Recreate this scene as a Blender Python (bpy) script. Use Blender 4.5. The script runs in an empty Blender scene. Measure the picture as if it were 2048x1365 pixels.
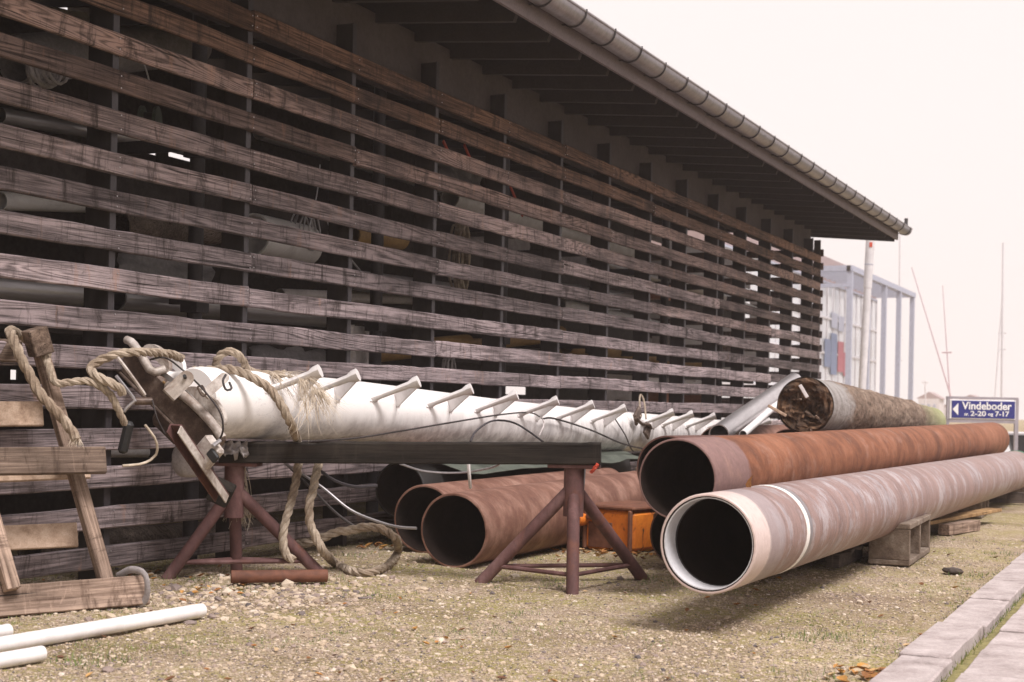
import bpy, bmesh, math, random
from mathutils import Vector, Matrix, noise, Quaternion

R = math.radians
rnd = random.Random(7)
scene = bpy.context.scene
col = scene.collection

# ------------------------------------------------------------------ camera
cam_data = bpy.data.cameras.new('camera')
cam = bpy.data.objects.new('camera', cam_data)
col.objects.link(cam)
cam_data.sensor_width = 36.0
cam_data.lens = 50.98
cam_data.shift_y = 0.0593
cam_data.clip_start = 0.05
cam_data.clip_end = 3000
cam.matrix_world = (Matrix.Translation((0, 0, 1.05)) @ Matrix.Rotation(R(25.1), 4, 'Z')
                    @ Matrix.Rotation(R(90), 4, 'X') @ Matrix.Rotation(0.02, 4, 'Z'))
cam_data.dof.use_dof = True
cam_data.dof.focus_distance = 8.6
cam_data.dof.aperture_fstop = 4.0
scene.camera = cam

# ------------------------------------------------------------------ sky, sun, exposure
SUN_EL, SUN_AZ = R(58), R(118)      # azimuth measured from +Y towards +X
world = bpy.data.worlds.new('World')
scene.world = world
world.use_nodes = True
wn = world.node_tree
wn.nodes.clear()
w_out = wn.nodes.new('ShaderNodeOutputWorld')
w_bg = wn.nodes.new('ShaderNodeBackground')
w_sky = wn.nodes.new('ShaderNodeTexSky')
w_sky.sky_type = 'NISHITA'
w_sky.sun_disc = False
w_sky.sun_elevation = SUN_EL
w_sky.sun_rotation = SUN_AZ
w_sky.dust_density = 4.0
w_mix = wn.nodes.new('ShaderNodeMix')
w_mix.data_type = 'RGBA'
w_mix.inputs[0].default_value = 0.965       # closed cloud cover over the clear sky
w_mix.inputs[7].default_value = (7.55, 6.90, 6.72, 1)
wn.links.new(w_sky.outputs[0], w_mix.inputs[6])
wn.links.new(w_mix.outputs[2], w_bg.inputs[0])
w_bg.inputs[1].default_value = 0.05
wn.links.new(w_bg.outputs[0], w_out.inputs[0])

sun_data = bpy.data.lights.new('sun', 'SUN')
sun_data.energy = 1.5
sun_data.angle = R(20)
sun_data.color = (1.0, 0.94, 0.925)
sun = bpy.data.objects.new('sun', sun_data)
col.objects.link(sun)
sdir = Vector((math.sin(SUN_AZ) * math.cos(SUN_EL), math.cos(SUN_AZ) * math.cos(SUN_EL), math.sin(SUN_EL)))
sun.rotation_euler = sdir.to_track_quat('Z', 'Y').to_euler()

scene.view_settings.view_transform = 'Standard'
scene.view_settings.look = 'None'
scene.view_settings.exposure = 1.5
scene.view_settings.gamma = 1.0
scene.render.engine = 'CYCLES'
scene.cycles.use_denoising = True
scene.cycles.max_bounces = 6
scene.cycles.volume_bounces = 1

# ------------------------------------------------------------------ material helpers
def new_mat(name):
    m = bpy.data.materials.new(name)
    m.use_nodes = True
    nt = m.node_tree
    nt.nodes.clear()
    out = nt.nodes.new('ShaderNodeOutputMaterial')
    bs = nt.nodes.new('ShaderNodeBsdfPrincipled')
    nt.links.new(bs.outputs[0], out.inputs[0])
    return m, nt, bs

class NT:
    """tiny helper around a node tree"""
    def __init__(s, nt): s.nt = nt
    def n(s, t, **kw):
        x = s.nt.nodes.new(t)
        for k, v in kw.items(): setattr(x, k, v)
        return x
    def l(s, a, b): s.nt.links.new(a, b)
    def coords(s, kind='Object', scale=(1, 1, 1), rand=True):
        tc = s.n('ShaderNodeTexCoord')
        mp = s.n('ShaderNodeMapping')
        mp.inputs['Scale'].default_value = scale
        s.l(tc.outputs[kind], mp.inputs[0])
        if rand:
            oi = s.n('ShaderNodeObjectInfo')
            mu = s.n('ShaderNodeMath', operation='MULTIPLY'); mu.inputs[1].default_value = 37.0
            s.l(oi.outputs['Random'], mu.inputs[0])
            ad = s.n('ShaderNodeVectorMath', operation='ADD')
            s.l(mp.outputs[0], ad.inputs[0]); s.l(mu.outputs[0], ad.inputs[1])
            return ad.outputs[0]
        return mp.outputs[0]
    def noise(s, vec, scale, detail=4, rough=.6, dist=0):
        x = s.n('ShaderNodeTexNoise')
        x.inputs['Scale'].default_value = scale; x.inputs['Detail'].default_value = detail
        x.inputs['Roughness'].default_value = rough; x.inputs['Distortion'].default_value = dist
        s.l(vec, x.inputs['Vector'])
        return x.outputs[0]
    def ramp(s, fac, stops, interp='LINEAR'):
        x = s.n('ShaderNodeValToRGB'); x.color_ramp.interpolation = interp
        el = x.color_ramp.elements
        while len(el) < len(stops): el.new(.5)
        for e, (p, c) in zip(el, stops):
            e.position = p
            e.color = (c, c, c, 1) if isinstance(c, (int, float)) else (*c, 1)
        s.l(fac, x.inputs[0])
        return x.outputs[0]
    def mix(s, fac, a, b, mode='MIX'):
        x = s.n('ShaderNodeMix', data_type='RGBA', blend_type=mode)
        for sock, v in ((x.inputs[0], fac), (x.inputs[6], a), (x.inputs[7], b)):
            if isinstance(v, (int, float)): sock.default_value = v
            elif isinstance(v, tuple): sock.default_value = (*v, 1)
            else: s.l(v, sock)
        return x.outputs[2]
    def math(s, op, a, b=0.0, clamp=False):
        x = s.n('ShaderNodeMath', operation=op, use_clamp=clamp)
        for sock, v in ((x.inputs[0], a), (x.inputs[1], b)):
            if isinstance(v, (int, float)): sock.default_value = v
            else: s.l(v, sock)
        return x.outputs[0]
    def bump(s, bs, h, strength=.4, dist=.01):
        b = s.n('ShaderNodeBump'); b.inputs['Strength'].default_value = strength
        b.inputs['Distance'].default_value = dist
        s.l(h, b.inputs['Height']); s.l(b.outputs[0], bs.inputs['Normal'])

def mottled(name, stops, scale=3, rough=.7, bump=.3, bdist=.004, stretch=(1, 1, 1), detail=6, metal=0, grime=None, coord='Object'):
    """a colour ramp over stretched noise with fine relief"""
    m, nt, bs = new_mat(name); g = NT(nt)
    v = g.coords(coord, stretch)
    a = g.noise(v, scale, detail, .65)
    c = g.ramp(a, stops)
    b = g.noise(v, scale * 9, 4, .7)
    c = g.mix(.35, c, g.ramp(b, [(.3, .25), (.7, .75)]), 'OVERLAY')
    if grime:
        gn = g.noise(g.coords(coord, (1, 1, 1)), grime[0], 6, .7, .5)
        c = g.mix(g.ramp(gn, [(.36, grime[1]), (.55, 0.)]), c, grime[2])
    g.l(c, bs.inputs['Base Color'])
    bs.inputs['Roughness'].default_value = rough
    bs.inputs['Metallic'].default_value = metal
    g.bump(bs, b, bump, bdist)
    return m

def plain(name, colr, rough=.6, metal=0, var=.12, scale=6):
    d = tuple(max(0, c * (1 - var)) for c in colr); e = tuple(min(1, c * (1 + var)) for c in colr)
    return mottled(name, [(.3, d), (.7, e)], scale, rough, .12, .002, metal=metal)

def wood_mat(name, dark, light, weather=None, zfade=None, ring=36, rough=.85, stain=(.03, .022, .02), vary=(.55, 1.28)):
    """board grain: contour lines of a stretched noise field; grain runs along local X; every board differs"""
    m, nt, bs = new_mat(name); g = NT(nt)
    oi = g.n('ShaderNodeObjectInfo'); rv = oi.outputs['Random']
    r2 = g.math('FRACT', g.math('MULTIPLY', rv, 17.31)); r3 = g.math('FRACT', g.math('MULTIPLY', rv, 53.7))
    v = g.coords('Object', (.26, 5.0, 5.0))
    a = g.noise(v, .8, 2.5, .5, .3)
    s = g.math('SINE', g.math('MULTIPLY', a, g.math('MULTIPLY', g.math('ADD', g.math('MULTIPLY', r2, 1.1), .5), ring * 6.283)))
    r = g.math('MULTIPLY_ADD', s, .5); nt.nodes[-1].inputs[2].default_value = .5
    fib = g.noise(g.coords('Object', (.7, 24, 24)), 2.6, 5, .72, .35)
    fib2 = g.noise(g.coords('Object', (2.5, 90, 90)), 2.2, 3, .7)
    sel = g.ramp(g.noise(g.coords('Object', (.45, 3, 3)), 1.1, 2, .5), [(.46, .03), (.68, .26)])
    grain = g.math('ADD', g.math('MULTIPLY', r, sel), g.math('ADD', g.math('MULTIPLY', fib, .65), g.math('MULTIPLY', fib2, .3)))
    gr = g.ramp(grain, [(.34, 0.), (.48, .42), (.62, 1.)])
    c = g.mix(gr, dark, light)
    pat = g.noise(g.coords('Object', (.9, 2.2, 2.2)), 1.6, 6, .66, .4)
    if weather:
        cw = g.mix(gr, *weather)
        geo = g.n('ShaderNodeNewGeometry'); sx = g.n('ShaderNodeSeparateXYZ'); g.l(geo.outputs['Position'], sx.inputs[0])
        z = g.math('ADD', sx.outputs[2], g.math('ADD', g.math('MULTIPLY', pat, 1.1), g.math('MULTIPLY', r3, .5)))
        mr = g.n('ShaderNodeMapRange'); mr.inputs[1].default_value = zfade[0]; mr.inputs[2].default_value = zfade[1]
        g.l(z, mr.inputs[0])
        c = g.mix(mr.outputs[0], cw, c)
    c = g.mix(1.0, c, g.ramp(pat, [(.30, .42), (.48, .85), (.62, 1.1), (.75, 1.45)]), 'MULTIPLY')
    blot = g.noise(g.coords('Object', (5, 2.2, 1.4)), 2.0, 6, .75, 1.0)
    c = g.mix(g.ramp(blot, [(.34, .7), (.45, 0.)]), c, stain)
    band = g.noise(g.coords('Object', (4.2, .9, .9)), 1.7, 6, .78, .5)
    c = g.mix(g.ramp(band, [(.34, .8), (.46, 0.)]), c, stain)
    c = g.mix(g.ramp(band, [(.58, 0.), (.70, .5)]), c, tuple(min(1, q * 1.5) for q in light))
    crk = g.noise(g.coords('Object', (.45, 26, 26)), 2.0, 3, .6)
    c = g.mix(g.ramp(crk, [(.31, .9), (.36, 0.)]), c, (.012, .009, .008))
    c = g.mix(1.0, c, g.ramp(r2, [(0, vary[0]), (1, vary[1])]), 'MULTIPLY')
    g.l(c, bs.inputs['Base Color'])
    bs.inputs['Roughness'].default_value = rough
    bs.inputs['Specular IOR Level'].default_value = .2
    g.bump(bs, g.math('SUBTRACT', grain, g.ramp(crk, [(.31, .6), (.36, 0.)])), .7, .005)
    return m

def rust_mat(name, stops, axial=None, rough=.75, streak=(1, 1, 7), scale=2.2, spots=(.20, .075, .04), metal=0.0):
    """pipe along local Z; axial = [(z, colour)] zones measured from the near end"""
    m, nt, bs = new_mat(name); g = NT(nt)
    v = g.coords('Object', streak)
    a = g.noise(v, scale, 6, .65, .4)
    c = g.ramp(a, stops)
    v2 = g.coords('Object', (1, 1, 1))
    b = g.noise(v2, 24, 5, .7)
    f = g.noise(v2, 5, 6, .68, .6)
    if axial:
        tc = g.n('ShaderNodeTexCoord'); sx = g.n('ShaderNodeSeparateXYZ'); g.l(tc.outputs['Object'], sx.inputs[0])
        z = g.math('ADD', sx.outputs[2], g.math('MULTIPLY', g.math('SUBTRACT', a, .5), axial[0]))
        for (z0, soft, amt, cc) in axial[1]:
            mr = g.n('ShaderNodeMapRange'); mr.inputs[1].default_value = z0 - soft; mr.inputs[2].default_value = z0 + soft
            mr.inputs[3].default_value = amt; mr.inputs[4].default_value = 0
            g.l(z, mr.inputs[0])
            c = g.mix(mr.outputs[0], c, cc)
    c = g.mix(g.ramp(f, [(.55, 0.), (.72, .55)]), c, spots)
    c = g.mix(.3, c, g.ramp(b, [(.3, .2), (.7, .8)]), 'OVERLAY')
    g.l(c, bs.inputs['Base Color'])
    bs.inputs['Roughness'].default_value = rough
    bs.inputs['Metallic'].default_value = metal
    bs.inputs['Specular IOR Level'].default_value = .35
    g.bump(bs, b, .35, .003)
    return m

M = {}
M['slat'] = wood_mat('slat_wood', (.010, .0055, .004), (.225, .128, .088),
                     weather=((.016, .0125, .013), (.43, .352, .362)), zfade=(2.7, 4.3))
M['raw'] = wood_mat('raw_timber', (.10, .062, .044), (.43, .315, .245), ring=24, stain=(.055, .032, .022))
M['rawdark'] = wood_mat('old_timber', (.055, .042, .036), (.16, .125, .105), ring=18)
M['tar'] = wood_mat('dark_beam', (.010, .008, .007), (.052, .042, .034), ring=14)
M['plank'] = wood_mat('ochre_plank', (.20, .12, .055), (.42, .27, .13), ring=16, stain=(.13, .07, .03))
M['chip'] = mottled('chipboard', [(.3, (.26, .17, .115)), (.5, (.46, .33, .24)), (.7, (.58, .44, .34))], 16, .9, .5, .004)
M['darkwood'] = mottled('dark_stained_wood', [(.3, (.020, .015, .014)), (.7, (.050, .040, .038))], 3, .85, .3, .003, (1, 6, 6))
M['post'] = mottled('post_wood', [(.3, (.016, .012, .012)), (.7, (.034, .027, .026))], 3, .85, .3, .003, (1, 1, .2))
M['header'] = mottled('painted_header', [(.3, (.055, .042, .043)), (.7, (.082, .066, .068))], 2.5, .8, .15, .002)
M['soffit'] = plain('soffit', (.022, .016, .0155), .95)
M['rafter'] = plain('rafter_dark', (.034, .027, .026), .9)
M['fascia'] = plain('fascia_paint', (.15, .12, .125), .7)
M['zinc'] = mottled('zinc', [(.3, (.22, .20, .215)), (.7, (.31, .285, .30))], 2, .38, .08, .002, (1, 1, 1), metal=.55)
M['zincdark'] = plain('bracket_steel', (.085, .078, .08), .5, .6)
M['steelpost'] = plain('galvanised_post', (.045, .039, .044), .55, .3)
M['roof'] = plain('roofing_felt', (.10, .095, .09), .9)
M['alu'] = mottled('aluminium', [(.3, (.42, .40, .41)), (.7, (.60, .57, .58))], 2, .33, .06, .001, (1, 1, .15), metal=.75)
M['alupaint'] = mottled('white_tube_paint', [(.3, (.72, .685, .68)), (.7, (.84, .81, .80))], 2, .42, .06, .001, grime=(4, .3, (.40, .35, .33)))
M['trestle'] = rust_mat('red_oxide_steel', [(.3, (.065, .030, .028)), (.5, (.115, .055, .052)), (.7, (.19, .11, .105))], scale=6, streak=(1, 1, .3))
M['rust'] = rust_mat('rust_plain', [(.3, (.085, .036, .024)), (.55, (.17, .070, .042)), (.8, (.26, .12, .07))], scale=7, streak=(1, 1, 1))
M['orange'] = rust_mat('orange_paint', [(.40, (.05, .022, .012)), (.44, (.60, .16, .02)), (.7, (.74, .24, .03))], scale=5, streak=(1, 1, .5), spots=(.09, .03, .015), rough=.55)
def front_pipe_mat():
    m, nt, bs = new_mat('pipe_mill_scale'); g = NT(nt)
    v = g.coords('Object', (1, 1, 1.9), False); vs_ = g.coords('Object', (1, 1, 9), False)
    big = g.noise(v, 3.4, 8, .72, .15); st = g.noise(vs_, 2.2, 5, .65, .3); fine = g.noise(v, 26, 5, .7)
    pale = g.ramp(st, [(.3, (.24, .20, .208)), (.5, (.34, .288, .295)), (.7, (.44, .38, .385))])
    brown = g.ramp(st, [(.3, (.125, .062, .050)), (.55, (.22, .125, .105)), (.8, (.30, .18, .145))])
    f = g.math('ADD', g.math('MULTIPLY', big, .75), g.math('MULTIPLY', st, .25))
    c = g.mix(g.ramp(f, [(.43, 0.), (.50, .85)]), pale, brown)
    c = g.mix(g.ramp(g.noise(g.coords('Object', (1, 1, 14), False), 3.2, 3, .6), [(.30, .7), (.35, 0.)]), c, (.15, .085, .07))
    c = g.mix(g.ramp(fine, [(.56, 0.), (.62, .6)]), c, (.19, .095, .065))
    tc = g.n('ShaderNodeTexCoord'); sx = g.n('ShaderNodeSeparateXYZ'); g.l(tc.outputs['Object'], sx.inputs[0])
    for z0, amt, col_ in ((.50, .72, (.30, .245, .25)), (.24, .85, (.62, .49, .45))):
        z = g.math('ADD', sx.outputs[2], g.math('MULTIPLY', g.math('SUBTRACT', st, .5), .10))
        mr = g.n('ShaderNodeMapRange'); mr.inputs[1].default_value = z0 - .015; mr.inputs[2].default_value = z0 + .015
        mr.inputs[3].default_value = amt; mr.inputs[4].default_value = 0; g.l(z, mr.inputs[0])
        c = g.mix(mr.outputs[0], c, col_)
    c = g.mix(.3, c, g.ramp(fine, [(.3, .25), (.7, .75)]), 'OVERLAY')
    g.l(c, bs.inputs['Base Color']); bs.inputs['Roughness'].default_value = .45
    g.bump(bs, fine, .45, .004)
    return m
M['pipe_front'] = front_pipe_mat()
M['pipe_rust'] = rust_mat('pipe_orange_rust', [(.3, (.10, .034, .016)), (.5, (.205, .074, .034)), (.7, (.275, .115, .062))],
                          axial=(.18, [(.62, .015, .9, (.20, .122, .115))]), streak=(1, 1, 1.3), scale=3.2, spots=(.30, .18, .14))
M['pipe_old'] = rust_mat('pipe_brown_rust', [(.3, (.115, .050, .034)), (.46, (.165, .078, .055)), (.58, (.24, .128, .094)), (.75, (.33, .205, .16))], streak=(1, 1, 1.6), scale=3, spots=(.16, .07, .04))
M['pipe_dark'] = rust_mat('pipe_dark_rust', [(.3, (.075, .034, .028)), (.6, (.13, .062, .05)), (.8, (.19, .095, .075))], scale=4, streak=(1, 1, 1))
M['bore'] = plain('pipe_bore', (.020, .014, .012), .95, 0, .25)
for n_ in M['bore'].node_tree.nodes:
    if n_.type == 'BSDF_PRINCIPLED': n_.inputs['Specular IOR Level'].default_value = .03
M['coat'] = plain('epoxy_lining', (.62, .61, .63), .5)
M['white'] = plain('white_band', (.80, .76, .72), .6)
M['green'] = plain('green_ring', (.03, .22, .12), .5)
M['concrete'] = mottled('concrete', [(.3, (.075, .048, .032)), (.5, (.165, .122, .09)), (.7, (.27, .225, .185))], 9, .95, .6, .008)
M['hose'] = plain('black_pipe', (.022, .020, .019), .6)
M['tarp'] = mottled('green_tarp', [(.3, (.055, .065, .052)), (.7, (.115, .13, .105))], 4, .8, .3, .005)
M['tarpgrey'] = mottled('grey_tarp', [(.3, (.16, .15, .155)), (.7, (.30, .28, .285))], 4, .7, .4, .006)
M['yellowspar'] = mottled('varnished_spar', [(.3, (.20, .11, .035)), (.7, (.38, .23, .08))], 5, .6, .1, .002)
M['brick'] = plain('terracotta', (.36, .16, .10), .85)
M['black'] = plain('black_rubber', (.012, .012, .013), .6)
M['wire'] = plain('steel_wire', (.42, .40, .41), .4, .7)
M['darkwire'] = plain('dark_cable', (.035, .028, .028), .6)
M['red'] = plain('red_plastic', (.5, .06, .03), .5)
M['offwhite'] = plain('offwhite', (.62, .57, .56), .7)
M['rope'] = mottled('manila_rope', [(.3, (.19, .148, .108)), (.5, (.38, .31, .238)), (.75, (.54, .46, .37))], 14, .95, .6, .004, grime=(3.5, .6, (.13, .075, .04)))
M['fray'] = mottled('frayed_fibre', [(.3, (.44, .36, .27)), (.7, (.72, .63, .52))], 30, .95, .1, .002)
M['cloth'] = mottled('dirty_cloth', [(.3, (.26, .235, .235)), (.7, (.42, .385, .38))], 7, .9, .5, .01)
M['bronze'] = mottled('bronze_brown', [(.3, (.040, .026, .021)), (.5, (.10, .066, .050)), (.62, (.17, .125, .10)), (.8, (.30, .24, .20))], 11, .5, .25, .003, metal=.25)
M['beige'] = mottled('worn_cream_metal', [(.3, (.30, .25, .21)), (.6, (.56, .51, .47)), (.8, (.66, .61, .57))], 6, .5, .2, .003, grime=(7, .8, (.16, .105, .075)))
M['leaf'] = mottled('dead_leaf', [(.3, (.20, .075, .025)), (.7, (.42, .20, .06))], 9, .8, .2, .003)

def mast_paint():
    m, nt, bs = new_mat('mast_paint'); g = NT(nt)
    v = g.coords('Object', (2.2, 1, .35), False)
    dirt = g.noise(v, 7, 6, .7)
    tc = g.n('ShaderNodeTexCoord'); sx = g.n('ShaderNodeSeparateXYZ'); g.l(tc.outputs['Object'], sx.inputs[0])
    # grime that ran down and stayed on the underside flank of the tube (local Z is up here)
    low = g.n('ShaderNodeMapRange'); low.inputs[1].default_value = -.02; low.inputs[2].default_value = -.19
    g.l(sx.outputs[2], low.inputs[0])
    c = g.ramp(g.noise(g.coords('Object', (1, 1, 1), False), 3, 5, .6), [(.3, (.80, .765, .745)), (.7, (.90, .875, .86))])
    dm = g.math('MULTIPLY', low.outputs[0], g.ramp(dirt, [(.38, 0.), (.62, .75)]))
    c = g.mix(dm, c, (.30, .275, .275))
    sw = g.noise(g.coords('Object', (3, 1.2, 3), False), 3.4, 3, .5, 1.4)
    sc = g.ramp(sw, [(.492, 0.), (.5, .8), (.508, 0.)])
    near = g.n('ShaderNodeMapRange'); near.inputs[1].default_value = 1.25; near.inputs[2].default_value = .9
    g.l(sx.outputs[1], near.inputs[0])
    far = g.n('ShaderNodeMapRange'); far.inputs[1].default_value = .3; far.inputs[2].default_value = .5
    g.l(sx.outputs[1], far.inputs[0])
    c = g.mix(g.math('MULTIPLY', g.math('MULTIPLY', sc, near.outputs[0]), far.outputs[0]), c, (.33, .31, .34))
    sp = g.noise(g.coords('Object', (1, .5, 1), False), 9, 7, .75, .6)
    c = g.mix(g.ramp(sp, [(.62, 0.), (.74, .5)]), c, (.42, .36, .33))
    c = g.mix(g.ramp(g.noise(g.coords('Object', (1, 1, 1), False), 38, 3, .6), [(.70, 0.), (.74, .7)]), c, (.25, .17, .13))
    g.l(c, bs.inputs['Base Color']); bs.inputs['Roughness'].default_value = .42
    g.bump(bs, dirt, .06, .002)
    return m
M['mast'] = mast_paint()

def log_mat(kind):
    m, nt, bs = new_mat('log_' + kind); g = NT(nt)
    v = g.coords('Object', (1, 1, .35))
    a = g.noise(v, 7, 7, .7, .8)
    if kind == 'bark':
        c = g.ramp(a, [(.25, (.055, .034, .024)), (.5, (.21, .145, .105)), (.75, (.38, .295, .23))])
        c = g.mix(g.ramp(g.noise(g.coords('Object', (1, 1, .5)), 26, 5, .7), [(.38, .75), (.5, 0.)]), c, (.05, .033, .024))
        tc = g.n('ShaderNodeTexCoord'); sx = g.n('ShaderNodeSeparateXYZ'); g.l(tc.outputs['Object'], sx.inputs[0])
        z = g.math('ADD', sx.outputs[2], g.math('MULTIPLY', g.math('SUBTRACT', a, .5), .8))
        bare = g.n('ShaderNodeMapRange'); bare.inputs[1].default_value = 1.0; bare.inputs[2].default_value = .78
        g.l(z, bare.inputs[0])
        cb = g.ramp(g.noise(g.coords('Object', (1, 1, 3)), 4, 5, .6), [(.3, (.21, .19, .18)), (.7, (.40, .375, .36))])
        c = g.mix(bare.outputs[0], c, cb)
        moss = g.n('ShaderNodeMapRange'); moss.inputs[1].default_value = 6.0; moss.inputs[2].default_value = 8.2
        g.l(z, moss.inputs[0])
        c = g.mix(moss.outputs[0], c, g.mix(a, (.22, .26, .06), (.42, .40, .28)))
    else:
        c = g.ramp(a, [(.3, (.012, .008, .006)), (.5, (.075, .04, .022)), (.62, (.20, .11, .06)), (.8, (.40, .27, .15))])
    g.l(c, bs.inputs['Base Color']); bs.inputs['Roughness'].default_value = .95
    g.bump(bs, g.noise(g.coords('Object', (1, 1, .6)), 16, 6, .75), 1.0, .03)
    return m
M['bark'] = log_mat('bark')
M['rot'] = log_mat('rot')

def ground_mat():
    m, nt, bs = new_mat('gravel_ground'); g = NT(nt)
    v = g.coords('Object', (1, 1, 1), False)
    vo = g.n('ShaderNodeTexVoronoi'); vo.inputs['Scale'].default_value = 62; g.l(v, vo.inputs['Vector'])
    vo2 = g.n('ShaderNodeTexVoronoi'); vo2.inputs['Scale'].default_value = 150; g.l(v, vo2.inputs['Vector'])
    big = g.noise(v, .9, 6, .6); mid = g.noise(v, 6, 6, .7); fine = g.noise(v, 70, 4, .7)
    sand = g.ramp(mid, [(.3, (.20, .138, .072)), (.5, (.35, .258, .145)), (.7, (.48, .375, .235))])
    peb = g.ramp(vo.outputs['Color'], [(.1, (.14, .10, .085)), (.35, (.42, .315, .225)), (.65, (.60, .485, .37)), (.95, (.76, .66, .56))])
    peb2 = g.ramp(vo2.outputs['Color'], [(.1, (.13, .09, .065)), (.45, (.48, .37, .29)), (.95, (.78, .68, .60))])
    c = g.mix(g.ramp(fine, [(.40, 0.), (.56, .9)]), sand, peb2)
    c = g.mix(g.ramp(mid, [(.46, 0.), (.60, .85)]), c, peb)
    mossc = g.mix(fine, (.15, .14, .025), (.46, .40, .135))
    pm = g.math('MULTIPLY', g.ramp(g.noise(v, 1.6, 7, .72), [(.39, 0.), (.56, .85)]), g.ramp(g.noise(v, 22, 4, .7), [(.38, 0.), (.56, 1.)]))
    c = g.mix(pm, c, mossc)
    c = g.mix(g.math('MULTIPLY', g.ramp(big, [(.36, .7), (.54, 0.)]), g.ramp(fine, [(.36, 0.), (.52, 1.)])), c, (.17, .115, .08))
    spk = g.noise(v, 120, 2, .6)
    c = g.mix(g.ramp(spk, [(.34, .75), (.42, 0.)]), c, (.06, .045, .04))
    g.l(c, bs.inputs['Base Color']); bs.inputs['Roughness'].default_value = .95
    bs.inputs['Specular IOR Level'].default_value = .15
    h = g.math('ADD', g.math('MULTIPLY', vo.outputs['Distance'], -1.0), fine)
    g.bump(bs, h, .9, .012)
    return m
M['ground'] = ground_mat()

def attr_mat(name, stops, rough=.9):
    """colour picked per piece from a face attribute"""
    m, nt, bs = new_mat(name); g = NT(nt)
    at = g.n('ShaderNodeAttribute', attribute_name='tone')
    c = g.ramp(at.outputs['Fac'], stops)
    v = g.coords('Object', (1, 1, 1), False)
    c = g.mix(.3, c, g.ramp(g.noise(v, 60, 4, .7), [(.3, .25), (.7, .75)]), 'OVERLAY')
    g.l(c, bs.inputs['Base Color']); bs.inputs['Roughness'].default_value = rough
    return m
M['stone'] = attr_mat('pebbles', [(0, (.10, .085, .085)), (.25, (.30, .23, .20)), (.5, (.43, .335, .235)), (.75, (.51, .415, .31)), (1, (.61, .53, .45))])
M['grass'] = attr_mat('grass_blades', [(0, (.05, .10, .018)), (.5, (.14, .19, .045)), (1, (.33, .31, .12))])
M['leaves'] = attr_mat('leaf_litter', [(0, (.12, .055, .03)), (.5, (.34, .15, .045)), (.8, (.48, .26, .07)), (1, (.45, .36, .24))])
M['slab'] = mottled('paving_concrete', [(.28, (.21, .175, .165)), (.42, (.35, .295, .285)), (.7, (.49, .43, .42))], 7, .9, .7, .005, detail=9)
M['moss'] = mottled('moss_joint', [(.3, (.13, .115, .04)), (.7, (.33, .29, .12))], 20, .95, .7, .01)
M['signblue'] = plain('sign_blue', (.022, .028, .20), .4)
M['signgrey'] = plain('sign_frame_grey', (.36, .33, .37), .5, .3)
M['signwhite'] = plain('sign_white', (.80, .79, .80), .5)
M['farsteel'] = plain('far_steel', (.38, .40, .49), .6)
M['farbrown'] = plain('far_cladding', (.33, .25, .25), .8)
M['farwhite'] = plain('far_white', (.62, .59, .60), .7)
M['bannerred'] = plain('banner_red', (.42, .13, .16), .7)
M['bannerblue'] = plain('banner_blue', (.18, .23, .36), .7)
M['mastpale'] = plain('pale_mast', (.62, .60, .63), .6)
M['pink'] = plain('pink_spar', (.55, .38, .42), .6)
M['hull'] = plain('tarred_hull', (.035, .033, .036), .7)
def glass_mat():
    m, nt, bs = new_mat('facade_glass')
    bs.inputs['Base Color'].default_value = (.80, .82, .86, 1)
    bs.inputs['Roughness'].default_value = .08
    bs.inputs['Transmission Weight'].default_value = .35
    bs.inputs['IOR'].default_value = 1.45
    return m
M['glass'] = glass_mat()
def water_mat():
    m, nt, bs = new_mat('harbour_water'); g = NT(nt)
    bs.inputs['Base Color'].default_value = (.05, .055, .06, 1); bs.inputs['Roughness'].default_value = .12
    g.bump(bs, g.noise(g.coords('Object', (1, 1, 1), False), 1.2, 4, .6), .4, .1)
    return m
M['water'] = water_mat()

# ------------------------------------------------------------------ mesh helpers
def V(*a): return Vector(a[0] if len(a) == 1 else a)

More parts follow.
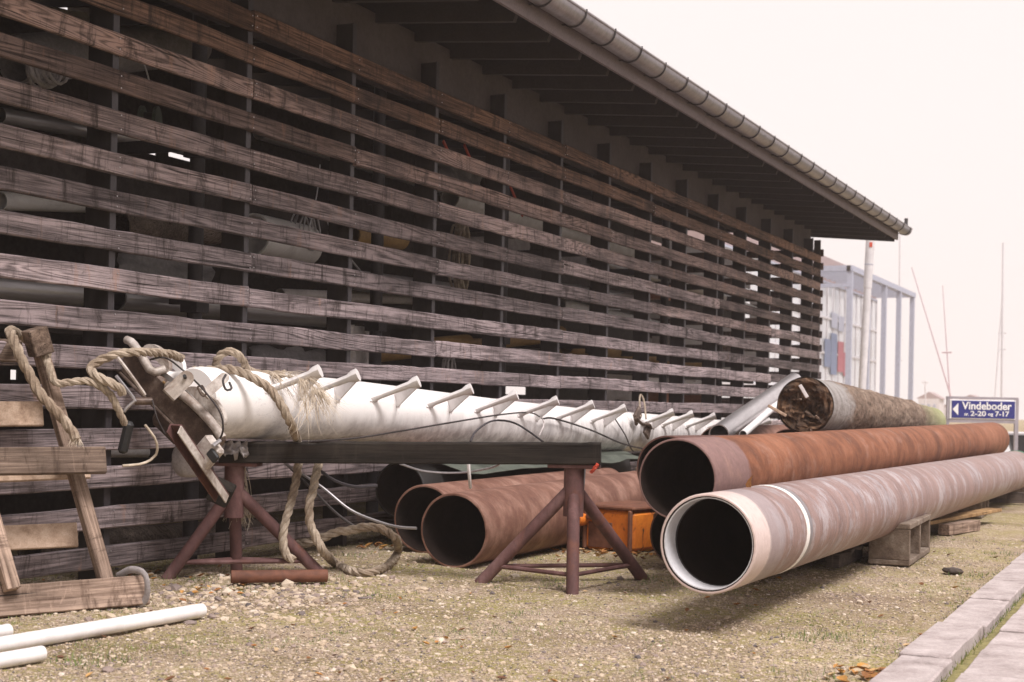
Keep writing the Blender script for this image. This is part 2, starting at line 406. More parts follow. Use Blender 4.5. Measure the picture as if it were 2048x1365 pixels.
class MB:
    """collects geometry for ONE mesh object"""
    def __init__(s): s.v = []; s.f = []; s.tone = []
    def add(s, vs, fs, tone=None):
        o = len(s.v); s.v += [tuple(p) for p in vs]
        s.f += [tuple(i + o for i in f) for f in fs]
        if tone is not None: s.tone += [tone] * len(fs)
        return s
    def box(s, c, size, rot=None, jit=0):
        c = V(c); h = V(size) / 2; vs = []
        for z in (-1, 1):
            for y in (-1, 1):
                for x in (-1, 1):
                    p = V(x * h.x + rnd.uniform(-jit, jit), y * h.y + rnd.uniform(-jit, jit), z * h.z + rnd.uniform(-jit, jit))
                    vs.append(c + (rot @ p if rot else p))
        return s.add(vs, [(0, 2, 3, 1), (4, 5, 7, 6), (0, 1, 5, 4), (2, 6, 7, 3), (0, 4, 6, 2), (1, 3, 7, 5)])
    def bbox(s, c, size, rot=None, b=.006):
        """box with chamfered edges"""
        bm = bmesh.new(); bmesh.ops.create_cube(bm, size=1)
        for v in bm.verts: v.co = V(v.co.x * size[0], v.co.y * size[1], v.co.z * size[2])
        bmesh.ops.bevel(bm, geom=bm.edges[:], offset=b, segments=1, affect='EDGES', profile=.5)
        bm.verts.index_update()
        c = V(c)
        s.add([c + (rot @ v.co if rot else v.co) for v in bm.verts], [[v.index for v in f.verts] for f in bm.faces])
        bm.free(); return s
    def tube(s, path, r, n=10, cap=True, flat=1.0, up=None):
        """swept tube; r may be a list"""
        P = [V(p) for p in path]; k = len(P)
        rs = r if isinstance(r, (list, tuple)) else [r] * k
        fr = frames(P, up)
        vs = []
        for i in range(k):
            a, b, _ = fr[i]
            for j in range(n):
                t = 2 * math.pi * j / n
                vs.append(P[i] + (a * math.cos(t) + b * math.sin(t) * flat) * rs[i])
        fs = []
        for i in range(k - 1):
            for j in range(n):
                fs.append((i * n + j, i * n + (j + 1) % n, (i + 1) * n + (j + 1) % n, (i + 1) * n + j))
        if cap: fs += [tuple(reversed(range(n))), tuple((k - 1) * n + j for j in range(n))]
        return s.add(vs, fs)
    def prism(s, pts, d):
        """extrude a 3D polygon by vector d"""
        n = len(pts); P = [V(p) for p in pts]; d = V(d)
        return s.add(P + [p + d for p in P], [tuple(range(n)), tuple(reversed(range(n, 2 * n)))] +
                     [((i + 1) % n, i, i + n, (i + 1) % n + n) for i in range(n)])
    def build(s, name, mat, parent=None, smooth=False, inv=None, angle=None, fix=True):
        me = bpy.data.meshes.new(name)
        vs = s.v
        if inv is not None: vs = [tuple(inv @ V(p)) for p in vs]
        me.from_pydata(vs, [], s.f); me.validate()
        if fix: bm = bmesh.new(); bm.from_mesh(me); bmesh.ops.recalc_face_normals(bm, faces=bm.faces); bm.to_mesh(me); bm.free()
        if s.tone:
            at = me.attributes.new('tone', 'FLOAT', 'FACE')
            at.data.foreach_set('value', s.tone[:len(me.polygons)])
        if smooth: me.polygons.foreach_set('use_smooth', [True] * len(me.polygons))
        o = bpy.data.objects.new(name, me); col.objects.link(o)
        me.materials.append(M[mat])
        if parent: o.parent = parent
        if smooth and angle is None: angle = 40
        if smooth:
            try: me.set_sharp_from_angle(angle=R(angle))
            except Exception: pass
        return o

def frames(P, up=None):
    k = len(P); T = []
    for i in range(k):
        t = (P[min(i + 1, k - 1)] - P[max(i - 1, 0)]); T.append(t.normalized() if t.length > 1e-9 else V(0, 0, 1))
    u = V(up) if up else (V(0, 0, 1) if abs(T[0].z) < .9 else V(1, 0, 0))
    a = (u - T[0] * u.dot(T[0])).normalized(); out = []
    for i in range(k):
        a = (a - T[i] * a.dot(T[i])).normalized()
        out.append((a, T[i].cross(a), T[i]))
    return out

def spline(pts, step=.02):
    """Catmull-Rom through points, evenly resampled"""
    P = [V(p) for p in pts]; Q = [P[0] * 2 - P[1]] + P + [P[-1] * 2 - P[-2]]; raw = []
    for i in range(1, len(Q) - 2):
        a, b, c, d = Q[i - 1], Q[i], Q[i + 1], Q[i + 2]
        n = max(4, int((c - b).length / step * 1.5))
        for j in range(n):
            t = j / n
            raw.append(.5 * ((2 * b) + (c - a) * t + (2 * a - 5 * b + 4 * c - d) * t * t + (3 * b - a - 3 * c + d) * t ** 3))
    raw.append(P[-1])
    out = [raw[0]]; acc = 0
    for p, q in zip(raw, raw[1:]):
        acc += (q - p).length
        if acc >= step: out.append(q); acc = 0
    if (out[-1] - raw[-1]).length > 1e-6: out.append(raw[-1])
    return out

def tag(o, label=None, cat=None, group=None, kind=None):
    if label: o['label'] = label
    if cat: o['category'] = cat
    if group: o['group'] = group
    if kind: o['kind'] = kind
    return o

def empty(name, loc, label, cat, group=None):
    o = bpy.data.objects.new(name, None); col.objects.link(o)
    o.location = loc; o.empty_display_size = .1
    bpy.context.view_layer.update()
    return tag(o, label, cat, group)

def under(o, parent):
    """parent a world-space mesh without moving it (parents are unrotated empties)"""
    o.parent = parent; o.matrix_parent_inverse = Matrix.Translation(-parent.location)
    return o

def part(mb, name, mat, parent, smooth=False, origin=None):
    """world-space mesh -> part with its origin at its own centre (or a given one)"""
    o = mb.build(name, mat, None, smooth)
    me = o.data
    if origin is None:
        xs = [v.co for v in me.vertices]
        lo = V(min(p.x for p in xs), min(p.y for p in xs), min(p.z for p in xs)); hi = V(max(p.x for p in xs), max(p.y for p in xs), max(p.z for p in xs))
        c = (lo + hi) / 2
    else: c = V(origin)
    me.transform(Matrix.Translation(-c))
    o.location = c
    if parent:
        par = parent
        off = V(0, 0, 0)
        while par: off += V(par.location); par = par.parent
        o.parent = parent; o.location = c - off
    return o

def rope_mb(pts, rad, step=.012, strands=3, n=6, pitch=7.0, fuzz=0):
    P = spline(pts, step); sd = V(pts[0]) * 13
    P = [p + V(noise.noise(p * 9 + sd), noise.noise(p * 9 + sd + V(7, 0, 0)), noise.noise(p * 9 + sd + V(0, 7, 0))) * rad * .22 for p in P]
    fr = frames(P); mb = MB(); L = 0
    paths = [[] for _ in range(strands)]
    for i, p in enumerate(P):
        if i: L += (p - P[i - 1]).length
        a, b, t = fr[i]
        for k in range(strands):
            an = 2 * math.pi * (L / (pitch * rad) + k / strands)
            paths[k].append(p + (a * math.cos(an) + b * math.sin(an)) * rad * .5)
    for j, q in enumerate(paths): mb.tube(q, [rad * (.56 + .06 * noise.noise(V(i * .11, j * 9, sd.x))) for i in range(len(q))], n)
    return mb

def cable(pts, rad, n=6, step=.03): return MB().tube(spline(pts, step), rad, n)

def strands_mb(root, dirs, count, length, rad, spread, sag=.5, seed=1, seg=5):
    """loose fibres: thin three-sided strands"""
    r = random.Random(seed); mb = MB(); root = [V(p) for p in root]; d0 = V(dirs)
    for _ in range(count):
        p = root[r.randrange(len(root))] + V(r.gauss(0, .012), r.gauss(0, .012), r.gauss(0, .008))
        d = (d0 + V(r.gauss(0, spread), r.gauss(0, spread), r.gauss(0, spread))).normalized()
        L = length * r.uniform(.55, 1.15); path = [p]
        for k in range(seg):
            d = (d + V(r.gauss(0, .16), r.gauss(0, .16), -sag / seg + r.gauss(0, .1))).normalized()
            p = p + d * L / seg; path.append(p)
        mb.tube(path, [rad * (1 - .12 * k) for k in range(len(path))], 3, False)
    return mb

def along(p, q):
    """rotation taking local Z to q-p"""
    return (V(q) - V(p)).to_track_quat('Z', 'Y')

def ring_profile(prof, n=40):
    """revolve (r, z) list about Z; closed profile"""
    vs = []; fs = []; k = len(prof)
    for j in range(n):
        t = 2 * math.pi * j / n
        for r_, z_ in prof: vs.append((r_ * math.cos(t), r_ * math.sin(t), z_))
    for j in range(n):
        for i in range(k):
            fs.append((j * k + i, j * k + (i + 1) % k, ((j + 1) % n) * k + (i + 1) % k, ((j + 1) % n) * k + i))
    return vs, fs

# ------------------------------------------------------------------ ground, water, paving
def ground_h(x, y):
    return .018 * noise.noise(V(x * .8, y * .8, 0)) + .008 * noise.noise(V(x * 3.1, y * 3.1, 3)) + .004 * noise.noise(V(x * 11, y * 11, 9))

def make_ground():
    mb = MB()
    x0, x1, y0, y1, st = -6.2, -1.06, 3.6, 13.0, .045
    nx = int((x1 - x0) / st); ny = int((y1 - y0) / st)
    vs = []; fs = []
    for j in range(ny + 1):
        for i in range(nx + 1):
            x = x0 + (x1 - x0) * i / nx; y = y0 + (y1 - y0) * j / ny
            e = min(1, (x - x0) * 3, (x1 - x) * 3, (y - y0) * 3, (y1 - y) * 3)
            vs.append((x, y, ground_h(x, y) * max(0, e)))
    for j in range(ny):
        for i in range(nx):
            a = j * (nx + 1) + i; fs.append((a, a + 1, a + nx + 2, a + nx + 1))
    mb.add(vs, fs)
    def quad(a, b, c, d): mb.add([(a, c, 0), (b, c, 0), (b, d, 0), (a, d, 0)], [(0, 1, 2, 3)])
    quad(-120, x0, -40, 205); quad(x1, 60, -40, 36); quad(x0, x1, -40, y0); quad(x0, x1, y1, 36)
    tag(mb.build('ground', 'ground', None, True, angle=180), kind='structure')
make_ground()
tag(MB().add([(x0, y0, -.9) for x0, y0 in ((-6.2, 35.8), (240, 35.8), (240, 185), (-6.2, 185))], [(0, 1, 2, 3)]).build('harbour_water', 'water'), kind='structure')
tag(MB().box((27, 36.02, -.7), (66.4, .06, 1.39)).build('quay_wall', 'concrete'), kind='structure')
tag(MB().box((117, 195, -.15), (246, 20, 1.5)).build('far_shore', 'farwhite'), kind='structure')

kerb = tag(MB().box((-.94, 18, -.06), (.20, 34, .10)).build('kerb', 'slab'), kind='structure')
pave = tag(MB().add([(-.86, -3, .004), (14, -3, .004), (14, 34, .004), (-.86, 34, .004)], [(0, 1, 2, 3)]).build('pavement', 'moss'), kind='structure')
def slab_mesh(sx, sy, h, seed):
    bm = bmesh.new(); bmesh.ops.create_cube(bm, size=1)
    for v in bm.verts: v.co = V(v.co.x * sx, v.co.y * sy, v.co.z * h)
    bmesh.ops.bevel(bm, geom=bm.edges[:], offset=.006, segments=1, affect='EDGES')
    bmesh.ops.subdivide_edges(bm, edges=[e for e in bm.edges if e.calc_length() > .1], cuts=7, use_grid_fill=True)
    for v in bm.verts:
        n_ = noise.noise(v.co * 9 + V(seed * 7, 0, 0)); m_ = noise.noise(v.co * 31 + V(0, seed * 5, 0))
        edge = max(abs(v.co.x) / (sx / 2), abs(v.co.y) / (sy / 2))
        if edge > .97: v.co.z -= max(0, m_) * .010; v.co.x -= .004 * n_; v.co.y -= .004 * m_
        v.co.z += .0012 * n_
    me = bpy.data.meshes.new('slab'); bm.to_mesh(me); bm.free(); me.materials.append(M['slab']); return me
kms = [slab_mesh(.205, .988, .13, i) for i in range(7)]
pms = [slab_mesh(.590, .590, .06, 20 + i) for i in range(6)]
for i in range(26):
    o = bpy.data.objects.new('kerb_stone', kms[i % 7]); col.objects.link(o); o.parent = kerb
    o.location = (-.948 + rnd.uniform(-.007, .007), 4.49 + i, .0 + rnd.uniform(-.005, .005)); o.rotation_euler = (rnd.uniform(-.004, .004), rnd.uniform(-.02, .02), rnd.uniform(-.006, .006))
for ix in range(4):
    for iy in range(30):
        o = bpy.data.objects.new('paving_slab', pms[(ix * 7 + iy) % 6]); col.objects.link(o); o.parent = pave
        o.location = (-.49 + ix * .605, 4.9 + (iy + .5 * (ix % 2)) * .605, .012 + rnd.uniform(-.004, .004))
        o.rotation_euler = (rnd.uniform(-.008, .008), rnd.uniform(-.008, .008), rnd.choice((0, math.pi / 2, math.pi)) + rnd.uniform(-.006, .006))

# ------------------------------------------------------------------ the shed
W = -5.43                      # front face of the slats
Y0, Y1 = 3.2, 23.2
BAY = 1.262
POST = [6.37 + BAY * (k - 2) for k in range(16) if 6.37 + BAY * (k - 2) < Y1]
shed = empty('shed', (-6.9, 13, 0), 'open timber storage shed with weathered horizontal slats and wide dark eaves', 'shed')

def slat(y0, y1, ztop, h=.114, x=W, t=.032, seed=0):
    """a sawn board with uneven edges and slight warp; local X runs along the board"""
    r = random.Random(seed); L = y1 - y0; n = max(6, int(L / .16)); mb = MB(); vs = []
    ph = r.uniform(0, 50); bow = r.uniform(-.006, .006); tilt = r.uniform(-.006, .006)
    for i in range(n + 1):
        u = i / n; xx = (u - .5) * L
        dz = bow * (4 * u * (1 - u)) + tilt * (u - .5) + .008 * noise.noise(V(ph + u * L * .9, 0, 0))
        jt = .004 * noise.noise(V(ph + u * L * 6, 5, 0)) + (r.uniform(-.007, 0) if r.random() < .12 else 0)
        jb = .004 * noise.noise(V(ph + u * L * 6, 9, 0)) + (r.uniform(0, .006) if r.random() < .1 else 0)
        dy = .004 * noise.noise(V(ph + u * L * .7, 20, 0))
        zt, zb = h / 2 + dz + jt, -h / 2 + dz + jb
        c = .007
        vs += [(xx, dy - t / 2 + c, zt), (xx, dy - t / 2, zt - c), (xx, dy - t / 2, zb + c), (xx, dy - t / 2 + c, zb), (xx, dy + t / 2, zb), (xx, dy + t / 2, zt)]
    fs = []
    for i in range(n):
        for j in range(6):
            fs.append((i * 6 + j, i * 6 + (j + 1) % 6, (i + 1) * 6 + (j + 1) % 6, (i + 1) * 6 + j))
    fs += [tuple(range(6)), tuple(reversed(range(n * 6, n * 6 + 6)))]
    mb.add(vs, fs)
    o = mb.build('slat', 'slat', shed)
    # local -Y faces out (+X world): rotate +90 about Z
    o.rotation_euler = (r.uniform(-.012, .012), 0, R(90))
    o.location = V(x - t / 2, (y0 + y1) / 2, ztop - h / 2) - V(shed.location)
    nb = MB()
    for yp in POST:
        if y0 - .02 < yp < y1 + .02:
            u = min(max(yp + r.uniform(-.012, .012), y0 + .02), y1 - .02) - (y0 + y1) / 2
            for q in (-.28, .27):
                zc = h * q + r.uniform(-.008, .008)
                nb.add([(u + .0045 * math.cos(k * math.pi / 3), -t / 2 - .0052, zc + .0045 * math.sin(k * math.pi / 3)) for k in range(6)] + [(u, -t / 2 + .004, zc)], [(0, 1, 2, 3, 4, 5)] + [(k, (k + 1) % 6, 6) for k in range(6)])
    if nb.v: tag(nb.build('nail_heads', 'wire', o), kind='stuff')
    return o

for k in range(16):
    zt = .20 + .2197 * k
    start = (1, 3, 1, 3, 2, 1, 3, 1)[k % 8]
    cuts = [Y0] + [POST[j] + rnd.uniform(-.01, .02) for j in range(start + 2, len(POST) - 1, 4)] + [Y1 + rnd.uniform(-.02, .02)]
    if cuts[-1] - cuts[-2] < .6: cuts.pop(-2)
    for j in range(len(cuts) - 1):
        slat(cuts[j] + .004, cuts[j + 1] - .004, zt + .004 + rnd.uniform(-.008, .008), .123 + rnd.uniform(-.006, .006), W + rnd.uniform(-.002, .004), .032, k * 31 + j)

for y in POST:
    part(MB().box((W - .042 - .085, y, 1.86), (.168, .046, 3.74)), 'post', 'post', shed)
    part(MB().box((W - .037, y, 1.86), (.006, .05, 3.75)), 'cover_strip', 'steelpost', shed)
for k in range(9):
    y = 7.62 + k * 2.3
    if y < Y1 - .4:
        part(MB().tube([(W - .42, y, -.02), (W - .42, y, 3.8)], .05, 14), 'steel_pole', 'steelpost', shed, True)
        for z in (.62, 1.62, 2.62):
            part(MB().box((W - .42, y, z), (.13, .13, .07)).box((W - 1.0, y, z + .06), (1.2, .05, .08)), 'rack_bracket', 'steelpost', shed)
# header panels between and above the posts
part(MB().box((W - .19, (Y0 + Y1) / 2, 3.68), (.03, Y1 - Y0, .54)), 'header_panel', 'header', shed)
# gable boards at the far end, offset half a course so their ends show between the slats
for k in range(16):
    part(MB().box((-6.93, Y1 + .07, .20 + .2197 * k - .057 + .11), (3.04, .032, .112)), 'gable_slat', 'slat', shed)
part(MB().box((W - .02 - .05, Y1 + .02, 1.8), (.10, .045, 3.9)), 'corner_post', 'darkwood', shed)
# roof: rafters fall outwards over the eaves
SL = -.085
def rz(x): return 3.865 + SL * (x - W)          # underside of rafters
for k in range(35):
    y = 3.35 + k * .606
    if y > 23.95: break
    mb = MB()
    pts = [(-8.6, y, rz(-8.6)), (-4.46, y, rz(-4.46)), (-4.40, y, rz(-4.40) + .17), (-8.6, y, rz(-8.6) + .17)]
    mb.prism(pts, (0, .048, 0))
    part(mb, 'rafter', 'rafter', shed)
def roof_slab(xa, xb, dz, th, ya, yb): 
    return MB().prism([(xa, ya, rz(xa) + dz), (xb, ya, rz(xb) + dz), (xb, ya, rz(xb) + dz + th), (xa, ya, rz(xa) + dz + th)], (0, yb - ya, 0))
for k in range(30):
    xa = -8.6 + k * .145
    if xa + .14 > -4.3: break
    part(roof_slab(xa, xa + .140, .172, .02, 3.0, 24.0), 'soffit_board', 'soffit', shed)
part(roof_slab(-8.65, -4.22, .196, .035, 2.95, 24.05), 'roof_sheet', 'roof', shed)
part(MB().box((-4.375, 13.5, 3.868), (.026, 20.95, .135)), 'fascia_board', 'fascia', shed)
part(MB().prism([(-8.6, 23.98, rz(-8.6) + .0), (-4.43, 23.98, rz(-4.43) + .0), (-4.39, 23.98, rz(-4.39) + .165), (-8.6, 23.98, rz(-8.6) + .165)], (0, .03, 0)), 'verge_board', 'rafter', shed)
def gutter():
    cx, cz, r = -4.265, 3.985, .098; n = 14; y0, y1 = 3.0, 24.12; mb = MB(); vs = []; fs = []
    prof = [(cx + r * math.cos(math.pi + math.pi * i / n), cz + r * math.sin(math.pi + math.pi * i / n)) for i in range(n + 1)]
    prof += [(cx + (r - .005) * math.cos(2 * math.pi - math.pi * i / n), cz + (r - .005) * math.sin(2 * math.pi - math.pi * i / n)) for i in range(n + 1)]
    ys = [y0 + (y1 - y0) * i / 24 for i in range(25)]
    k = len(prof)
    for y in ys: vs += [(x, y, z) for x, z in prof]
    for j in range(24):
        for i in range(k): fs.append((j * k + i, j * k + (i + 1) % k, (j + 1) * k + (i + 1) % k, (j + 1) * k + i))
    mb.add(vs, fs)
    g = part(mb, 'gutter', 'zinc', shed, True, (cx, 13.5, cz))
    part(MB().tube([(cx + r - .004, y0, cz + .006), (cx + r - .004, y1, cz + .006)], .013, 10), 'gutter_lip', 'zinc', g, True)
    part(MB().prism([(cx + (r - .001) * math.cos(math.pi + math.pi * i / n), y1, cz + (r - .001) * math.sin(math.pi + math.pi * i / n)) for i in range(n + 1)], (0, .004, 0)), 'gutter_end', 'zinc', g)
    for i in range(35):
        y = 3.42 + i * .604
        if y > 24.05: break
        p = [(-4.388, y, cz - .075)] + [(cx + (r + .006) * math.cos(a), y, cz + (r + .006) * math.sin(a)) for a in [math.pi * (1.28 + .72 * q / 10) for q in range(11)]] + [(cx + r + .008, y, cz + .02)]
        part(MB().tube(p, .007, 6, True), 'gutter_bracket', 'zincdark', g)
gutter()
tag(part(MB().box((-4.20, 23.75, 4.05), (.05, .05, .14)), 'vent_stub', 'zincdark', shed))

# back wall of the shed: close boards with a few holes and missing ends
BX = -8.42
holes = [((-8.420, 8.834, 2.932), (-8.420, 9.315, 2.898)), ((-8.420, 8.965, 2.825), (-8.420, 9.329, 2.818)), ((-8.420, 10.528, 3.252), (-8.420, 11.080, 3.207)), ((-8.420, 10.238, 3.226), (-8.420, 10.369, 3.185)),
         ((-8.420, 13.720, 3.271), (-8.420, 14.547, 3.268)), ((-8.420, 15.526, 3.109), (-8.420, 16.053, 3.089)), ((-8.420, 19.689, 3.811), (-8.420, 20.776, 3.792)), ((-8.420, 17.740, 1.278), (-8.420, 18.431, 1.152)),
         ((-8.420, 23.287, 1.512), (-8.420, 24.340, 1.228)), ((-8.420, 14.121, 1.237), (-8.420, 14.405, 1.100)), ((-8.420, 8.653, 1.223), (-8.420, 8.730, 1.146)), ((-8.420, 25.297, 1.496), (-8.420, 26.050, 1.250)),
         ((-8.420, 12.195, 0.376), (-8.420, 12.284, 0.333)), ((-8.420, 10.109, 0.606), (-8.420, 10.299, 0.567)), ((-8.420, 16.174, 0.268), (-8.420, 18.448, 0.117)), ((-8.420, 23.400, 3.864), (-8.420, 24.188, 3.730)), ((-8.420, 27.480, 3.624), (-8.420, 29.614, 3.686)), ((-8.420, 29.106, 4.490), (-8.420, 29.688, 2.662)), ((-8.420, 31.230, 3.404), (-8.420, 32.221, 1.668)), ((-8.420, 21.289, 0.124), (-8.420, 21.842, -0.013))]
back = empty('back_wall', (BX, 13, 0), 'dark boarded rear side of the shed with small bright gaps', 'wall')
row = .205
for k in range(20):
    z0 = .02 + k * row; z1 = z0 + row + .004
    hs = []
    for a, b in holes:
        za, zb = min(a[2], b[2]), max(a[2], b[2])
        ov = min(z1, zb) - max(z0, za)
        if ov > 0: hs.append((min(a[1], b[1]), max(a[1], b[1]), za, zb))
    hs.sort(); y = 3.0
    def piece(ya, yb, za, zb):
        if yb - ya > .03 and zb - za > .015:
            part(MB().box((BX + rnd.uniform(-.004, .004), (ya + yb) / 2, (za + zb) / 2), (.022, yb - ya, zb - za)), 'board', 'darkwood', back)
    for ya, yb, za, zb in hs:
        if ya > y:
            piece(y, ya, z0, z1)
        if za > z0: piece(max(y, ya), yb, z0, za)
        if zb < z1: piece(max(y, ya), yb, zb, z1)
        y = max(y, yb)
    piece(y, 23.1, z0, z1)
part(MB().box((-6.95, 3.05, 1.95), (3.0, .03, 3.9)), 'end_wall', 'darkwood', back)

# ------------------------------------------------------------------ things stored inside the shed
def stored_tube(name, a, b, r, mat, label, cat, hollow=True, flat=1.0):
    q = along(a, b); L = (V(b) - V(a)).length
    vs, fs = ring_profile([(r, 0), (r, L), (r * .9, L), (r * .9, 0)], 24)
    o = MB().add([(x, y * flat, z) for x, y, z in vs], fs).build(name, mat, None, True)
    o.location = a; o.rotation_mode = 'QUATERNION'; o.rotation_quaternion = q
    return tag(o, label, cat)
stored_tube('stored_mast', (-6.250, 6.104, 1.643), (-6.250, 6.989, 1.665), .085, 'alu', 'short silver mast section ending at the left, seen between slats', 'mast')
t = stored_tube('stored_mast', (-6.150, 7.180, 1.653), (-6.150, 9.662, 1.695), .115, 'alu', 'long bare silver mast behind the slats with a green dab near its end', 'mast', flat=.8)
stored_tube('stored_spar', (-6.200, 10.036, 1.395), (-6.200, 14.426, 1.796), .085, 'yellowspar', 'varnished yellow spar lying low behind the middle slats', 'spar')
stored_tube('stored_spar', (-6.500, 15.275, 1.714), (-6.500, 20.800, 1.675), .12, 'yellowspar', 'thick ochre spar behind the slats right of the varnished one', 'spar')
stored_tube('stored_pipe', (-6.300, 8.873, 2.245), (-6.300, 9.588, 2.239), .16, 'alupaint', 'stubby white tube behind the slats above the silver mast', 'tube')
stored_tube('stored_pipe', (-6.400, 7.507, 2.153), (-6.400, 8.553, 2.248), .11, 'rawdark', 'brown wooden spar on the rack behind the left slats', 'spar')
stored_tube('stored_mast', (-6.500, 8.409, 3.566), (-6.500, 6.670, 3.065), .15, 'tarpgrey', 'wrapped grey mast lying high behind the upper left slats', 'mast')
stored_tube('stored_pipe', (-6.300, 10.238, 2.399), (-6.300, 11.070, 2.458), .10, 'yellowspar', 'short ochre tube end behind the slats near a steel pole', 'tube')
stored_tube('stored_mast', (-6.900, 13.137, 3.128), (-6.900, 18.391, 3.101), .11, 'alupaint', 'pale painted mast lying behind the upper middle slats', 'mast')
stored_tube('stored_mast', (-6.600, 13.732, 2.329), (-6.600, 18.193, 2.441), .07, 'alu', 'thin silver mast behind the slats right of the rope coil', 'mast')
stored_tube('stored_mast', (-6.300, 6.666, 0.103), (-6.300, 9.175, 0.044), .10, 'rawdark', 'dark spar lying on the ground inside the shed', 'spar')
stored_tube('stored_pipe', (-6.200, 7.174, 0.681), (-6.200, 7.868, 0.665), .035, 'offwhite', 'thin pale pole behind the slats left of the white sack', 'pole')
for (pa, pb, rr, mt, lb) in (
        ((-6.700, 6.759, 2.755), (-6.700, 8.753, 2.875), .05, 'alu', 'thin silver spar behind the left slats just under the round drum'),
        ((-6.800, 6.874, 2.248), (-6.800, 9.673, 2.551), .06, 'alupaint', 'pale spar deep behind the left slats above the short silver mast'),
        ((-6.600, 9.368, 3.119), (-6.600, 12.354, 3.120), .07, 'alu', 'silver spar high behind the slats left of the red straps'),
        ((-6.700, 9.832, 1.879), (-6.700, 12.383, 2.023), .05, 'offwhite', 'pale pole deep behind the slats left of the rope coil'),
        ((-7.000, 16.269, 2.246), (-7.000, 24.082, 2.102), .08, 'alupaint', 'pale spar deep behind the right-hand slats'),
        ((-6.600, 16.227, 2.782), (-6.600, 22.099, 2.723), .06, 'alu', 'silver spar behind the slats above the terracotta crate'),
        ((-6.500, 19.114, 2.783), (-6.500, 24.792, 2.569), .06, 'alupaint', 'pale spar behind the slats near the far shed corner'),
        ((-6.500, 10.578, 2.060), (-6.500, 12.467, 2.099), .09, 'tarpgrey', 'fat grey roll behind the slats left of the rope coil')):
    stored_tube('stored_spar', pa, pb, rr, mt, lb, 'spar')
tag(MB().tube(spline([(-6.300, 7.612, 2.921), (-6.300, 7.691, 2.843)], .05), .01, 6).build('hook', 'wire'), 'small bright shackle hanging beside the round reel', 'shackle')
reel = empty('cable_reel', (-6.250, 7.629, 2.835), 'round olive cable drum hanging behind the left slats', 'reel')
c0 = V((-6.250, 7.629, 2.835))
part(MB().tube([c0 + V(-.05, -.03, 0), c0 + V(-.03, -.02, 0)], .115, 28), 'flange', 'tarp', reel, True)
part(MB().tube([c0 + V(.03, .02, 0), c0 + V(.05, .03, 0)], .115, 28), 'flange', 'tarp', reel, True)
part(MB().tube([c0 + V(-.03, -.02, 0), c0 + V(.03, .02, 0)], .075, 20), 'drum', 'darkwood', reel, True)

def coil(name, centre, w, h, loops, rad, mat, label, seed=0, seg=18):
    r = random.Random(seed); c = V(centre); pts = []
    for k in range(loops):
        ph = r.uniform(-.3, .3); sw = w * r.uniform(.6, 1.1); sh = h * r.uniform(.8, 1.08); ox = r.uniform(-.05, .05)
        for j in range(seg):
            t = 2 * math.pi * j / seg + ph
            pts.append(c + V(ox + r.uniform(-.006, .006) + .1 * k / loops, sw * math.sin(t), sh * math.cos(t)))
    return tag(MB().tube(spline(pts, .03), rad, 6).build(name, mat, None, True), label, 'rope')
coil('rope_coil', (-6.100, 11.785, 2.361), .10, .34, 9, .012, 'rope', 'tangled pale rope coil hanging behind the middle slats', 3)
coil('rope_coil', (-6.200, 9.418, 2.334), .16, .15, 6, .007, 'wire', 'thin wire coil with loose loops above the stubby white tube', 4)
coil('rope_coil', (-6.000, 6.352, 2.896), .12, .10, 7, .010, 'cloth', 'bundle of rope loops and shackles behind the top left slats', 5)
coil('rope_coil', (-6.300, 9.105, 2.045), .12, .10, 4, .006, 'darkwire', 'dark cable loops hanging above the silver mast end', 6)
coil('rope_coil', (-6.000, 11.347, 1.321), .04, .12, 4, .009, 'cloth', 'narrow hank of rope hanging low beside a steel pole', 8)

def sheet(name, a, b, c, mat, label, cat, n=12, amp=.05, seed=0):
    """a draped cloth: corner a, edges to b and c, with folds and thickness"""
    A, B, C = V(a), V(b), V(c); u = B - A; w = C - A; nrm = u.cross(w).normalized(); vs = []; fs = []
    for s in (0, 1):
        for j in range(n + 1):
            for i in range(n + 1):
                p = A + u * (i / n) + w * (j / n)
                d = amp * noise.noise(V(i * .45 + seed * 9, j * .25, seed)) + amp * .4 * math.sin(i * 1.3 + seed)
                e = .05 * noise.noise(V(i * .6 + seed, 7, seed)) * (j / n)
                vs.append(p + nrm * (d + s * .004) + w.normalized() * e)
    N = (n + 1) * (n + 1)
    for s in (0, 1):
        for j in range(n):
            for i in range(n):
                q = s * N + j * (n + 1) + i; fs.append((q, q + 1, q + n + 2, q + n + 1))
    rim = [i for i in range(n + 1)] + [(j + 1) * (n + 1) + n for j in range(n)] + [n * (n + 1) + n - 1 - i for i in range(n)] + [(n - 1 - j) * (n + 1) for j in range(n - 1)]
    for p, q in zip(rim, rim[1:] + rim[:1]): fs.append((p, q, q + N, p + N))
    return tag(MB().add(vs, fs).build(name, mat, None, True, angle=80), label, cat)
sheet('tarpaulin', (-6.500, 7.654, 1.997), (-6.500, 8.634, 2.060), (-6.400, 7.542, 1.801), 'tarpgrey', 'grey cover draped over stored gear behind the left slats', 'cover', seed=1)
sheet('tarpaulin', (-6.300, 8.870, 1.432), (-6.300, 9.878, 1.437), (-6.100, 8.721, 1.136), 'tarpgrey', 'grey cloth bundle hanging below the long silver mast', 'cover', seed=2)
sheet('tarpaulin', (-6.000, 9.703, 1.626), (-6.000, 10.124, 1.629), (-6.000, 9.790, 1.296), 'offwhite', 'crumpled pale plastic sheet caught behind the slats beside a post', 'plastic sheet', seed=3, amp=.08)
sheet('tarpaulin', (-6.900, 13.154, 2.746), (-6.900, 15.129, 2.912), (-6.800, 12.983, 2.269), 'cloth', 'folded pale sailcloth behind the slats right of the rope coil', 'sailcloth', seed=4)
